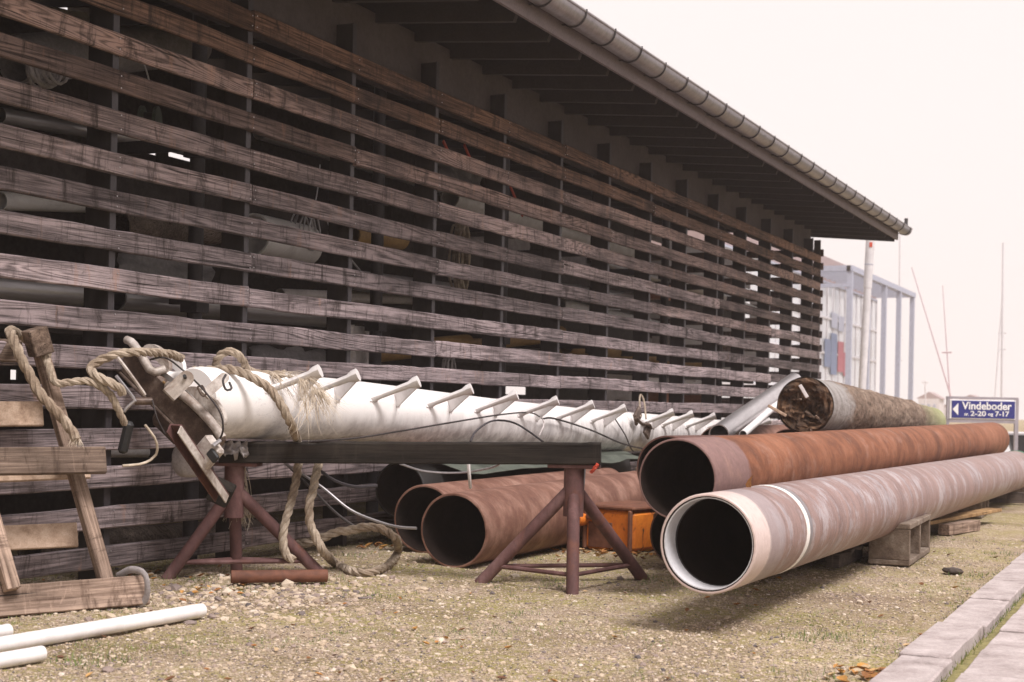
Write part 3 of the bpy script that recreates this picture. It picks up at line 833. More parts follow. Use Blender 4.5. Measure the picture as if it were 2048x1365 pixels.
sheet('tarpaulin', (-7.000, 16.229, 3.035), (-7.000, 17.546, 3.102), (-6.900, 16.034, 2.289), 'cloth', 'pale sailcloth bundle stacked behind the right-hand slats', 'sailcloth', seed=5)
sheet('tarpaulin', (-6.600, 6.976, 3.487), (-6.600, 7.479, 3.550), (-6.400, 6.810, 3.302), 'offwhite', 'pale panel lying high behind the top left slats', 'panel', seed=6, amp=.01)
sheet('tarpaulin', (-6.600, 12.339, 3.465), (-6.600, 13.211, 3.380), (-6.400, 11.975, 3.159), 'tarpgrey', 'grey sheet behind the upper slats with red straps nearby', 'cover', seed=7)
sheet('tarpaulin', (-6.800, 16.793, 1.438), (-6.800, 18.806, 1.444), (-6.800, 16.812, 1.094), 'offwhite', 'white panel low behind the slats above the mast steps', 'panel', seed=8, amp=.02)
def crate(a, size, mat, label):
    c = V(a); e = empty('crate', (c.x, c.y, c.z - size[2] / 2), label, 'crate')
    sx, sy, sz = size
    part(MB().box(c, (sx - .02, sy - .02, sz - .04)), 'body', mat, e)
    for k in range(3):
        part(MB().box(c + V(sx / 2, 0, (k - 1) * sz * .33), (.018, sy, sz * .28)), 'slat', mat, e)
    part(MB().box(c + V(0, 0, sz / 2), (sx + .02, sy + .02, .03)), 'lid', 'darkwood', e)
crate((-6.300, 17.777, 2.505), (.3, .28, .22), 'brick', 'terracotta coloured crate behind the right-hand slats')
crate((-6.400, 18.460, 1.855), (.3, .30, .26), 'offwhite', 'pale pinkish crate behind the slats below the terracotta one')
crate((-6.300, 17.819, 1.145), (.3, .42, .16), 'brick', 'low red-brown crate behind the slats just above the mast steps')
crate((-6.300, 19.495, 1.129), (.3, .30, .18), 'brick', 'small red-brown crate low behind the slats near the far end')
for a, b, lab in (((-6.000, 11.261, 3.318), (-6.000, 11.457, 3.205), 'red strap hanging behind the upper middle slats'), ((-6.100, 11.842, 3.354), (-6.100, 12.156, 3.242), 'orange-red strap beside the grey sheet behind the slats'), ((-6.200, 13.034, 3.085), (-6.200, 13.454, 3.065), 'red strap end behind the slats above the pale painted mast')):
    tag(MB().bbox((V(a) + V(b)) / 2, (.02, (V(b) - V(a)).length, .03), Matrix.Rotation(-.7, 3, 'X')).build('strap', 'red'), lab, 'strap')
# racking beams on which the gear lies
for i, (x, z, lab) in enumerate(((-6.35, 1.47, 'lower rack beam carrying the long silver mast inside the shed'), (-6.6, 2.47, 'upper rack beam behind the slats inside the shed'), (-6.4, .52, 'lowest rack beam behind the slats inside the shed'))):
    tag(MB().bbox((x, 13, z), (.09, 19, .12)).build('rack_beam', 'darkwood'), lab, 'beam')
for a, b, rr, lab in (((-5.900, 7.196, 2.946), (-5.900, 7.119, 3.115), .006, 'thin cord dangling behind the upper left slats'), ((-5.900, 9.146, 2.784), (-5.900, 9.039, 2.362), .005, 'cord hanging behind the slats right of the wire coil'), ((-5.850, 9.529, 2.113), (-5.850, 9.780, 1.981), .008, 'pale rod leaning behind the slats near a post'), ((-6.000, 15.702, 2.139), (-6.000, 14.926, 2.132), .007, 'pale cord strung behind the slats right of middle')):
    tag(cable([a, ((V(a) + V(b)) / 2 + V(0, .02, -.01)), b], rr).build('cord', 'wire', None, True), lab, 'cord')

# ------------------------------------------------------------------ big white mast on the trestle
def mz(y):
    K = [(6.3, 1.012), (6.925, 1.006), (8.137, .972), (9.24, .923), (10.41, .871), (11.97, .815), (13.95, .765), (18.6, .64)]
    for (a, b), (c, d) in zip(K, K[1:]):
        if y <= c: return b + (d - b) * (y - a) / (c - a)
    return K[-1][1]
MX = -4.99
MY0 = 6.50
mast = empty('yacht_mast', (MX, MY0, 0.80), 'long white painted mast with folding steps lying on the trestle beside the shed', 'mast')
def mast_tube():
    mb = MB(); n = 36; vs = []; fs = []; ys = [MY0 + .0] + [MY0 + .06 + i * .3 for i in range(40)]
    for i, y in enumerate(ys):
        hv = .202 - .0016 * (y - MY0); hw = .172 - .001 * (y - MY0); k = .93 if i == 0 else 1
        for j in range(n):
            t = 2 * math.pi * j / n
            vs.append((MX + hw * k * math.cos(t), y, mz(y) + hv * k * math.sin(t)))
    for i in range(len(ys) - 1):
        for j in range(n): fs.append((i * n + j, i * n + (j + 1) % n, (i + 1) * n + (j + 1) % n, (i + 1) * n + j))
    fs += [tuple(range(n)), tuple(reversed(range((len(ys) - 1) * n, len(ys) * n)))]
    return mb.add(vs, fs)
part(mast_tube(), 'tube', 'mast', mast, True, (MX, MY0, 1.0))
# collar bands round the tube
for yb, wd in ((7.36, .02), (13.0, .03)):
    mb = MB(); n = 36; vs = []; fs = []
    for y in (yb, yb + wd):
        for e in (0.0, .006):
            for j in range(n):
                t = 2 * math.pi * j / n
                vs.append((MX + (.172 + e - .001 * (y - MY0)) * math.cos(t), y, mz(y) + (.203 + e - .0016 * (y - MY0)) * math.sin(t)))
    for j in range(n):
        k = (j + 1) % n
        fs += [(n + j, n + k, 3 * n + k, 3 * n + j), (j, k, n + k, n + j), (2 * n + j, 2 * n + k, 3 * n + k, 3 * n + j)]
    part(mb.add(vs, fs), 'collar', 'mast', mast, True)
STEP_TIPS = [7.10, 7.52, 8.28, 9.05, 9.80, 10.57, 11.33, 12.10, 13.42, 14.03, 14.79, 15.53, 16.28, 17.0]
for i, y in enumerate(STEP_TIPS):
    z0 = mz(y); tip = V(-4.55, y, z0 + .205)
    f1 = V(MX + .148, y - .10, z0 + .085); f2 = V(MX + .150, y + .21, z0 + .075)
    mb = MB()
    d = (tip - f1)
    # tread: round bar flattened at both ends
    P = [f1 + d * t for t in (-.02, .06, .16, .5, .8, .9, 1.0)]
    fr = V(0, 1, 0)
    mb.tube(P, [.036, .036, .027, .027, .030, .048, .052], 10, True, .78, up=(0, 1, 0))
    # brace: flat strap back to the second foot
    e = tip - f2; side = e.cross(V(0, 0, 1)).normalized(); upv = e.cross(side).normalized()
    w0 = .052
    for a_, b_ in ((0, 1),):
        pts = [f2 + upv * w0, f2 - upv * w0, tip - upv * .03 - e * .02, tip + upv * .03 - e * .02]
        mb.prism([p + side * .004 for p in pts], -side * .008)
    mb.bbox(f1, (.02, .10, .05), Matrix.Rotation(-.5, 3, 'Y'), .004)
    mb.bbox(f2, (.02, .05, .085), Matrix.Rotation(-.5, 3, 'Y'), .004)
    part(mb, 'mast_step', 'alupaint', mast, True)
# head fitting: oblique brown crosshead with cream cheeks, tangs and pins
ang = R(37)
def hp(u, v, y=0.0):
    """point on the crosshead: u along it (down to the right), v across it, y towards the mast"""
    return V(-5.10 + u * math.cos(ang) + v * math.sin(ang), 6.46 + y, 1.015 - u * math.sin(ang) + v * math.cos(ang))
hr = Matrix.Rotation(ang, 3, 'Y')
part(MB().bbox(hp(.0, -.01), (.82, .05, .15), hr, .012), 'crosshead', 'bronze', mast)
part(MB().tube(spline([hp(-.45, .085, -.02), hp(-.40, .10, -.03), hp(-.30, .085, -.035), hp(-.19, .06, -.035), hp(-.16, .10, .02)], .03), .024, 10), 'rolled_cheek', 'beige', mast, True)
part(MB().tube(spline([hp(-.06, .065, -.03), hp(.02, .085, -.035), hp(.18, .095, -.035), hp(.32, .085, -.03), hp(.40, .06, -.02)], .03), .026, 10), 'rolled_cheek', 'beige', mast, True)
part(MB().tube([hp(-.42, -.085, -.03), hp(.30, -.085, -.03)], .010, 8), 'edge_bead', 'bronze', mast, True)
part(MB().bbox(hp(.06, -.125, .01), (.24, .06, .12), hr, .03), 'lower_lug', 'bronze', mast)
part(MB().bbox(hp(-.02, .062, -.03), (.16, .012, .014), hr, .004), 'wear_strip', 'yellowspar', mast)
def cheek(u0, u1, dep, y0, y1, bulge):
    """a half-moon cheek plate standing off the crosshead towards the mast"""
    pts = []; n = 14
    for i in range(n + 1):
        t = math.pi * i / n
        pts.append(hp((u0 + u1) / 2 - (u1 - u0) / 2 * math.cos(t), .10 + bulge * math.sin(t), y0))
    return MB().prism(pts, (0, y1 - y0, 0))
part(cheek(-.36, -.14, 0, .02, .05, .07), 'cheek', 'beige', mast)
part(cheek(-.30, -.10, 0, .10, .13, .08), 'cheek', 'mast', mast)
part(cheek(.02, .34, 0, .02, .05, .075), 'cheek', 'beige', mast)
# cap that joins crosshead and tube
vs = []; fs = []; n = 28
for k in range(7):
    u = k / 6
    for j in range(n):
        t = 2 * math.pi * j / n
        a_ = V(MX + .168 * math.cos(t), MY0 + .02, mz(MY0) + .198 * math.sin(t)); b_ = hp(.34 * math.cos(t) * .9, .10 * math.sin(t), .02)
        vs.append(a_.lerp(b_, u * u * (3 - 2 * u)))
for k in range(6):
    for j in range(n): fs.append((k * n + j, k * n + (j + 1) % n, (k + 1) * n + (j + 1) % n, (k + 1) * n + j))
part(MB().add(vs, fs), 'head_cap', 'mast', mast, True)
def tang(p, q, w, mat='beige'):
    p, q = V(p), V(q); d = (q - p).normalized(); nrm = V(.86, -.35, .5).normalized(); s = d.cross(nrm).normalized(); pts = []
    pts += [p + s * w, p - s * w]
    for i in range(9):
        t = -math.pi / 2 + math.pi * i / 8
        pts.append(q + s * (w * math.sin(t)) + d * (w * math.cos(t)))
    return MB().prism(pts, nrm * .014)
part(tang((-4.781, 6.021, 1.045), (-4.715, 6.073, 1.130), .040), 'tang', 'beige', mast)
part(tang((-4.810, 6.360, 1.049), (-4.755, 6.452, 1.143), .028), 'tang', 'beige', mast)
part(MB().tube([(-4.693, 6.040, 1.150), (-4.713, 6.074, 1.138)], .009, 10), 'pin_hole', 'black', mast)
part(MB().tube([(-4.895, 5.901, 1.014), (-4.835, 5.962, 1.016)], .020, 12), 'pin', 'bronze', mast, True)
part(MB().tube(spline([(-4.693, 6.393, 1.164), (-4.688, 6.362, 1.131), (-4.673, 6.369, 1.084), (-4.652, 6.390, 1.090), (-4.675, 6.401, 1.124)], .01), .0065, 8), 'hook', 'darkwire', mast, True)
part(MB().tube(spline([(-4.793, 6.280, 1.094), (-4.770, 6.291, 1.049), (-4.751, 6.300, 1.055), (-4.769, 6.291, 1.102), (-4.793, 6.280, 1.094)], .01), .005, 6), 'shackle', 'bronze', mast, True)
part(MB().tube(spline([(-4.930, 5.807, 1.233), (-4.870, 5.813, 1.168), (-4.822, 5.869, 1.068), (-4.816, 5.882, 1.048)], .02), .009, 6), 'rod', 'beige', mast, True)
part(MB().tube(spline([(-4.958, 5.827, 1.142), (-4.887, 5.860, 1.047), (-4.868, 5.869, 1.017), (-4.895, 5.856, 0.991), (-4.918, 5.846, 0.960)], .02), .009, 6), 'rod', 'wire', mast, True)
part(MB().tube(spline([(-4.946, 6.076, 1.232), (-4.907, 6.149, 1.246), (-4.759, 6.108, 1.182), (-4.694, 6.194, 1.086), (-4.621, 6.250, 0.964), (-4.623, 6.282, 0.867), (-4.676, 6.312, 0.804)], .02), .0055, 6), 'wire_stay', 'darkwire', mast, True)
part(MB().tube(spline([(-4.814, 5.939, 1.023), (-4.791, 5.949, 0.934), (-4.772, 5.992, 0.850)], .02), .004, 5), 'wire_stay', 'darkwire', mast, True)
part(MB().bbox(V((-4.664, 6.208, 0.753)), (.13, .06, .15), Matrix.Rotation(R(45), 3, 'Y'), .012), 'sheave_box', 'beige', mast)
part(MB().bbox(V((-4.589, 6.154, 0.739)), (.07, .02, .05), Matrix.Rotation(R(45), 3, 'Y'), .006), 'sheave_slot', 'black', mast)
part(MB().tube([(-4.580, 6.137, 0.789), (-4.576, 6.194, 0.817)], .012, 8), 'pin', 'wire', mast, True)
# pulley and bracket cluster part-way along
c0 = V((-4.780, 13.174, 0.892))
part(MB().bbox(V((-4.780, 13.032, 0.940)), (.03, .17, .13), Matrix.Rotation(.6, 3, 'X'), .012), 'mast_bracket', 'bronze', mast)
part(MB().bbox(V((-4.760, 13.252, 0.796)), (.03, .15, .13), Matrix.Rotation(-.5, 3, 'X'), .012), 'mast_bracket', 'bronze', mast)
part(MB().tube(spline([(-4.740, 12.883, 0.922), (-4.730, 13.024, 0.865), (-4.730, 13.222, 0.855), (-4.730, 13.281, 0.816)], .02), .016, 8), 'shackle', 'bronze', mast, True)
part(MB().tube(spline([(-4.760, 13.061, 0.927), (-4.850, 13.270, 1.094), (-4.900, 13.447, 1.144), (-4.850, 13.399, 1.076), (-4.760, 13.217, 0.912)], .02), .009, 6), 'lashing', 'rope', mast, True)

# rigging wires lying over the mast
def wire(pts, rad, mat, label):
    return tag(cable(pts, rad).build('wire_cable', mat, None, True), label, 'cable')
wire([(-4.780, 7.253, 0.788), (-4.770, 7.800, 0.798), (-4.770, 8.433, 0.839), (-4.770, 9.151, 0.892), (-4.780, 9.993, 0.949), (-4.780, 10.547, 0.965), (-4.780, 10.796, 0.917)], .006, 'darkwire', 'thin dark wire running up along the flank of the white mast')
wire([(-4.780, 10.796, 0.917), (-4.790, 11.075, 0.916), (-4.790, 11.856, 0.817), (-4.790, 12.604, 0.690), (-4.780, 13.190, 0.622), (-4.760, 13.349, 0.600)], .008, 'darkwire', 'dark wire falling along the mast from the knot to the pipe stack')
wire([(-3.867, 7.685, 0.808), (-3.888, 7.786, 0.863), (-3.865, 7.907, 0.920), (-3.840, 8.029, 0.935), (-3.714, 7.978, 0.920), (-3.589, 7.926, 0.869), (-3.477, 7.868, 0.816)], .0065, 'steelpost', 'stiff grey cable arching above the trestle beam in front of the mast')
wire([(-3.943, 7.815, 0.677), (-3.936, 7.819, 0.589), (-3.952, 7.867, 0.523)], .011, 'offwhite', 'short white cable end hanging below the trestle beam')
wire([(-4.760, 10.751, 0.917), (-4.750, 10.761, 0.869), (-4.760, 10.688, 0.780)], .006, 'offwhite', 'short pale cord dangling from the knot on the mast')
wire([(-4.790, 12.463, 0.913), (-4.790, 12.731, 0.763), (-4.790, 12.983, 0.598), (-4.770, 13.375, 0.628)], .006, 'darkwire', 'dark wire loop crossing the mast left of the pulley bracket')
wire([(-5.200, 7.724, 0.628), (-4.942, 7.734, 0.499), (-4.742, 7.772, 0.356), (-4.546, 7.809, 0.286), (-4.409, 7.818, 0.262), (-4.292, 7.817, 0.262)], .009, 'wire', 'bright steel wire sagging from the trestle into the rusty pipe')
wire([(-5.242, 7.814, 0.617), (-5.108, 7.877, 0.476), (-4.960, 7.946, 0.319), (-4.836, 8.004, 0.222)], .009, 'darkwire', 'dark cable sagging behind the hanging rope to the ground')
wire([(-5.113, 7.985, 0.584), (-5.017, 8.030, 0.515), (-4.899, 8.085, 0.479), (-4.793, 8.190, 0.485)], .011, 'steelpost', 'grey cable bowing between the rope and the black pipe')
wire([(-4.539, 8.033, 0.642), (-4.442, 8.189, 0.593), (-4.239, 8.284, 0.588), (-4.021, 8.276, 0.628), (-3.921, 8.212, 0.659)], .007, 'wire', 'thin wire sagging under the middle of the trestle beam')
wire([(-3.475, 8.531, 0.628), (-3.404, 8.344, 0.559), (-3.409, 8.342, 0.497)], .006, 'darkwire', 'thin dark wire hanging beside the right trestle head')
tag(rope_mb([(-3.032, 7.635, 0.709), (-3.047, 7.628, 0.686), (-3.074, 7.637, 0.659)], .012).build('cord', 'red'), 'scrap of red cord under the right end of the beam', 'cord')

# ------------------------------------------------------------------ trestle: dark beam on two pipe tripods
trestle = empty('trestle', (-4.07, 7.37, 0), 'dark timber beam on two rusty red pipe tripods carrying the mast', 'trestle')
ba, bb = V(-5.14, 6.985, .722), V(-3.055, 7.735, .764)
def beam_mb():
    d = (bb - ba); L = d.length; t = d.normalized(); s = t.cross(V(0, 0, 1)).normalized(); u = s.cross(t); mb = MB(); n = 36; vs = []; fs = []
    for i in range(n + 1):
        p = ba + d * (i / n); x = i / n
        top = .060 + .004 * noise.noise(V(i * .7, 0, 0)) - (.014 * max(0, 1 - abs(x - .24) / .05) if .18 < x < .32 else 0)
        for (a_, b_) in ((-.075, -.062), (-.082, -.055), (-.082, top - .008), (-.074, top), (.074, top + .002), (.082, top - .006), (.082, -.055), (.075, -.062)):
            vs.append(p - s * a_ * -1 * -1 + u * (b_ + .003 * noise.noise(V(i * .9, a_ * 30, b_ * 30))))
    for i in range(n):
        for j in range(8): fs.append((i * 8 + j, i * 8 + (j + 1) % 8, (i + 1) * 8 + (j + 1) % 8, (i + 1) * 8 + j))
    fs += [tuple(range(8)), tuple(reversed(range(n * 8, n * 8 + 8)))]
    inv = Matrix((t, -s, u)).transposed().to_4x4(); inv.translation = (ba + bb) / 2
    o = mb.add(vs, fs).build('beam', 'tar', None, False, inv.inverted())
    o.parent = trestle; o.matrix_local = Matrix.Translation(-V(trestle.location)) @ inv
beam_mb()
def tripod(head, feet, zt, name='tripod'):
    h = V(head); lab = None
    hub = part(MB().tube([(h.x, h.y, zt), (h.x, h.y, h.z - .16)], .058, 18), 'head_tube', 'trestle', trestle, True)
    part(MB().bbox((h.x, h.y, zt - .012), (.30, .14, .022), Matrix.Rotation(R(20), 3, 'Z'), .003), 'head_plate', 'trestle', trestle)
    for f in feet:
        f = V(f); q = h + (f - h).normalized() * .03
        a_ = (f - V(q.x, q.y, q.z)).normalized()
        st = V(h.x, h.y, h.z) + V(a_.x, a_.y, 0) * .02
        part(MB().tube([st, f - a_ * -.02], .036, 16), 'leg', 'trestle', trestle, True)
    for i in range(3):
        a_, b_ = V(feet[i]), V(feet[(i + 1) % 3])
        p = a_.lerp(V(h.x, h.y, h.z), .17); q = b_.lerp(V(h.x, h.y, h.z), .17)
        part(MB().tube([p, q], .013, 8), 'brace', 'trestle', trestle, True)
tripod((-3.20, 7.69, .56), [(-3.714, 7.56, 0), (-3.10, 7.46, -.01), (-2.95, 8.20, 0)], .70)
tripod((-5.07, 7.01, .50), [(-5.30, 6.71, 0), (-4.64, 7.30, 0), (-5.12, 7.12, 0)], .665)
# channel iron leaning on the left tripod, with a dark timber block at its foot
ch = empty('channel_iron', (-4.778, 6.486, 0.525), 'reddish steel channel leaning diagonally under the mast head', 'steel channel')
a_, b_ = V((-4.658, 5.934, 0.899)), V((-4.735, 6.450, 0.515)); d = (b_ - a_); t = d.normalized(); s = V(.85, -.4, .34); s = (s - t * s.dot(t)).normalized(); u = t.cross(s)
part(MB().prism([a_ + s * .035 + u * .004, a_ - s * .035 + u * .004, a_ - s * .035 - u * .004, a_ + s * .035 - u * .004], d), 'web', 'trestle', ch)
part(MB().prism([a_ + s * .035 + u * .004, a_ + s * .028 + u * .004, a_ + s * .028 + u * .05, a_ + s * .035 + u * .05], d), 'flange', 'beige', ch)
part(MB().prism([a_ - s * .035 + u * .004, a_ - s * .028 + u * .004, a_ - s * .028 + u * .05, a_ - s * .035 + u * .05], d), 'flange', 'trestle', ch)
tag(part(MB().bbox(V((-4.836, 6.569, 0.519)), (.12, .13, .11), Matrix.Rotation(.5, 3, 'Y') @ Matrix.Rotation(.5, 3, 'Z'), .008), 'timber_block', 'tar', None), 'small dark timber block wedged at the left tripod head', 'block')
def hollow_pipe(name, a, b, r, wall, mat, label, bore='bore', cat='pipe', n=44, group=None, segs=8, torn=0.0):
    """steel pipe with real wall thickness; local Z runs from the near end a to the far end b"""
    e = bpy.data.objects.new(name, None); col.objects.link(e); e.location = a
    e.rotation_mode = 'QUATERNION'; e.rotation_quaternion = along(a, b)
    tag(e, label, cat, group)
    L = (V(b) - V(a)).length; c = min(.006, wall * .3)
    prof = [(r - wall + c, 0), (r - c, 0), (r, c)] + [(r, L * i / segs) for i in range(1, segs)] + [(r, L - c), (r - c, L), (r - wall, L), (r - wall, L - .02)]
    vs, fs = ring_profile(prof, n)
    tw = lambda x, y, z: z + (torn * (noise.noise(V(x * 14, y * 14, a[1])) + .6 * noise.noise(V(x * 45, y * 45, a[0]))) if z < .03 else 0)
    ov = lambda x, y, z: 1 + .004 * noise.noise(V(x * 3, y * 3, z * 1.5 + a[0] * 5))
    vs = [(x * ov(x, y, z), y * ov(x, y, z), tw(x, y, z)) for x, y, z in vs]
    k = len(prof); fs = [f for f in fs if not ({f[0] % k, f[1] % k} == {k - 1, 0})]
    MB().add(vs, fs).build('body', mat, e, True)
    vs = []; fs = []
    for j in range(n):
        t = 2 * math.pi * j / n
        for q, z in ((r - wall + c, 0), (r - wall, c), (r - wall, L - .02)): vs.append((q * math.cos(t), q * math.sin(t), tw(q * math.cos(t), q * math.sin(t), z)))
    for j in range(n):
        for i in range(2): fs.append((j * 3 + i, j * 3 + i + 1, ((j + 1) % n) * 3 + i + 1, ((j + 1) % n) * 3 + i))
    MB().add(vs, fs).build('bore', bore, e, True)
    return e, L
def sleeve(e, r0, r1, z0, z1, name, mat, n=44):
    vs, fs = ring_profile([(r0, z0), (r1, z0), (r1, z1), (r0, z1)], n)
    return MB().add(vs, fs).build(name, mat, e, True)
hollow_pipe('scrap_pipe', (-4.406, 6.992, 0.045), (-4.821, 6.651, 0.045), .036, .006, 'rust', 'short rusty pipe lying on the ground under the left tripod', n=20)

# ------------------------------------------------------------------ big steel pipes
e, L = hollow_pipe('steel_pipe', (-1.97, 6.322, .425), (-1.889, 18.3, .355), .2285, .018, 'pipe_front', 'pale scaly steel pipe nearest the path, white lined mouth and white band')
sleeve(e, .2055, .2103, .008, .15, 'mouth_lining', 'coat')
sleeve(e, .203, .2095, .15, .165, 'lining_edge', 'zincdark')
sleeve(e, .2275, .2312, .905, .965, 'white_band', 'white')
sleeve(e, .2275, .2300, .965, 1.03, 'grey_band', 'zinc')
sleeve(e, .2275, .2325, L - .12, L - .02, 'green_ring', 'green')
hollow_pipe('steel_pipe', (-2.491, 7.425, .652), (-2.311, 19.45, .690), .22, .016, 'pipe_rust', 'orange rust pipe on top of the stack with a purple-brown mouth')
hollow_pipe('steel_pipe', (-2.43, 8.25, .225), (-2.30, 19.2, .225), .195, .016, 'pipe_dark', 'dark rusty pipe on the ground under the orange one')
hollow_pipe('steel_pipe', (-2.935, 8.56, .655), (-2.955, 14.4, .60), .205, .016, 'pipe_dark', 'brown pipe end peeking up behind the orange pipe mouth')
hollow_pipe('steel_pipe', (-2.95, 8.9, .218), (-2.95, 15.2, .218), .215, .016, 'pipe_dark', 'dark pipe on the ground behind the orange box')
hollow_pipe('steel_pipe', (-4.13, 13.52, .640), (-4.10, 20.5, .640), .215, .016, 'pipe_old', 'brown pipe end left of the rotten log beside the mast')
hollow_pipe('steel_pipe', (-3.64, 14.3, .62), (-3.60, 20.6, .62), .215, .016, 'pipe_dark', 'dark pipe mouth just below the rotten log')
for x in (-3.42, -3.87, -4.33):
    hollow_pipe('steel_pipe', (x, 14.0, .215), (x, 20.4, .215), .21, .016, 'pipe_dark', 'dark pipe in the bottom row under the log', group='bottom row pipes under the log', n=28)
hollow_pipe('steel_pipe', (-4.145, 8.03, .240), (-4.165, 11.6, .262), .236, .022, 'pipe_old', 'thick brown rusty pipe with a wide dark mouth behind the trestle', torn=.006)
hollow_pipe('steel_pipe', (-4.72, 8.70, .238), (-4.78, 12.2, .245), .236, .022, 'pipe_old', 'second brown rusty pipe half hidden behind the wide mouthed one', torn=.006)
e, L = hollow_pipe('plastic_pipe', (-5.14, 9.1, .40), (-5.10, 13.2, .42), .205, .02, 'hose', 'matt black pipe against the shed behind the rusty pipes')
o = sheet('tarpaulin', (-5.05, 9.35, .618), (-5.0, 13.0, .632), (-4.74, 9.4, .52), 'tarp', 'green-grey tarpaulin strip over the black pipe', 'tarpaulin', n=16, amp=.012, seed=11)
tag(MB().bbox((-4.16, 11.45, .505), (.06, .14, .05), None, .012).build('stone', 'concrete'), 'lump of concrete on the far end of the brown pipe', 'lump')

# orange painted sinker box
ob = empty('steel_box', (-3.64, 9.82, 0), 'chipped orange painted steel box between tripod and pipe stack', 'box')
br = Matrix.Rotation(R(-12), 3, 'Z')
part(MB().bbox((-3.66, 9.86, .155), (.42, .58, .30), br, .035), 'body', 'orange', ob)
part(MB().bbox((-3.66, 9.86, .316), (.44, .60, .03), br, .01), 'lid', 'rust', ob)
for q in ((-.19, -.294), (.19, -.294), (.215, .1)):
    part(MB().bbox(V(-3.66, 9.86, .16) + br @ V(q[0], q[1], 0), (.03, .03, .29), br, .008), 'edge_strip', 'rust', ob)
part(MB().bbox((-3.66, 9.86, .02), (.36, .52, .05), br, .008), 'base', 'black', ob)
part(MB().bbox(V(-3.66, 9.86, .15) + br @ V(-.06, -.292, -.03), (.20, .012, .18), br, .004), 'rust_plate', 'rust', ob)  # thin rust-coloured plate low on the front face of the box
part(MB().tube([V(-3.66, 9.86, .22) + br @ V(-.20, -.25, 0), V(-3.66, 9.86, .22) + br @ V(-.20, -.40, 0)], .045, 14), 'lug', 'orange', ob, True)
part(MB().bbox(V(-3.66, 9.86, .22) + br @ V(-.10, -.31, .03), (.12, .06, .05), br, .012), 'lug', 'rust', ob)

# rotten log on top of the stack
log = bpy.data.objects.new('rotten_log', None); col.objects.link(log)
la, lb = V(-2.797, 11.499, 1.068), V(-3.164, 20.05, .887)
log.location = la; log.rotation_mode = 'QUATERNION'; log.rotation_quaternion = along(la, lb)
tag(log, 'mossy old timber pile with hollow rotten end lying on the pipes', 'log')
def log_body():
    n = 64; L = (lb - la).length; vs = []; fs = []; m = 160
    for i in range(m + 1):
        z = L * i / m
        bark = 1 if .85 < z < 6.0 else 0
        r0 = .228 - .0035 * z + (.012 if bark else 0) + (.012 if 5.9 < z < 6.15 else 0)
        for j in range(n):
            t = 2 * math.pi * j / n
            d = (.010 if bark else .004) * noise.noise(V(math.cos(t) * 3, math.sin(t) * 3, z * 2.2)) + ((.009 * noise.noise(V(math.cos(t) * 9, math.sin(t) * 9, z * 5)) + .006 * noise.noise(V(math.cos(t) * 22, math.sin(t) * 22, z * 14))) if bark else 0)
            rr = r0 + d
            zz = z + (.02 * noise.noise(V(math.cos(t) * 4, math.sin(t) * 4, 1)) if i == 0 else 0)
            vs.append((rr * math.cos(t), rr * math.sin(t), zz))
    for i in range(m):
        for j in range(n): fs.append((i * n + j, i * n + (j + 1) % n, (i + 1) * n + (j + 1) % n, (i + 1) * n + j))
    fs.append(tuple(m * n + j for j in range(n)))
    return MB().add(vs, fs).build('bark', 'bark', log, True, angle=80)
log_body()
def log_end():
    n = 40; rings = 16; vs = []; fs = []
    for i in range(rings + 1):
        r = .222 * (1 - i / rings)
        for j in range(n):
            t = 2 * math.pi * j / n; x, y = r * math.cos(t), r * math.sin(t)
            hole = math.exp(-((x + .03) ** 2 + (y + .05) ** 2) / .006) * .10 + math.exp(-((x - .10) ** 2 + (y - .02) ** 2) / .004) * .08
            d = -.012 + hole + .06 * noise.noise(V(x * 11, y * 11, 0)) + .045 * noise.noise(V(x * 30, y * 30, 4))
            vs.append((x, y, max(-.05, d) if i else .002))
    for i in range(rings):
        for j in range(n): fs.append((i * n + j, i * n + (j + 1) % n, (i + 1) * n + (j + 1) % n, (i + 1) * n + j))
    return MB().add(vs, fs).build('rotten_core', 'rot', log, False)
log_end()
r_ = random.Random(5)
for k in range(26):
    a0 = r_.uniform(0, 6.28); rr = r_.uniform(.05, .2)
    MB().bbox((rr * math.cos(a0), rr * math.sin(a0), .02), (r_.uniform(.006, .02), r_.uniform(.04, .11), r_.uniform(.006, .02)), Matrix.Rotation(r_.uniform(0, 6), 3, 'Z') @ Matrix.Rotation(r_.uniform(-.7, .7), 3, 'X'), .003).build('splinter', 'rot' if k % 5 else 'raw', log)
tag(MB().bbox((V((-2.834, 11.040, 1.061)) + V((-2.906, 10.786, 0.983))) / 2, (.16, .02, .022), Matrix.Rotation(R(25.1), 3, 'Z') @ Matrix.Rotation(R(29), 3, 'Y') , .003).build('stick', 'chip'), 'thin wooden stick poking out of the rotten log end', 'stick')
tag(MB().bbox(V((-2.750, 11.245, 1.178)), (.028, .012, .115), Matrix.Rotation(R(25.1), 3, 'Z') @ Matrix.Rotation(R(-32), 3, 'Y'), .003).build('wood_chip', 'offwhite'), 'pale bare wood chip standing in the rotten log end', 'chip')
# silver tubes leaning behind the log
stored_tube('leaning_tube', (-3.72, 12.2, .80), (-4.098, 16.301, 1.353), .09, 'alu', 'bare silver tube leaning up behind the rotten log', 'tube')
stored_tube('leaning_tube', (-3.62, 12.6, .80), (-3.933, 15.274, 1.156), .035, 'alupaint', 'thin white tube beside the silver one behind the log', 'tube')

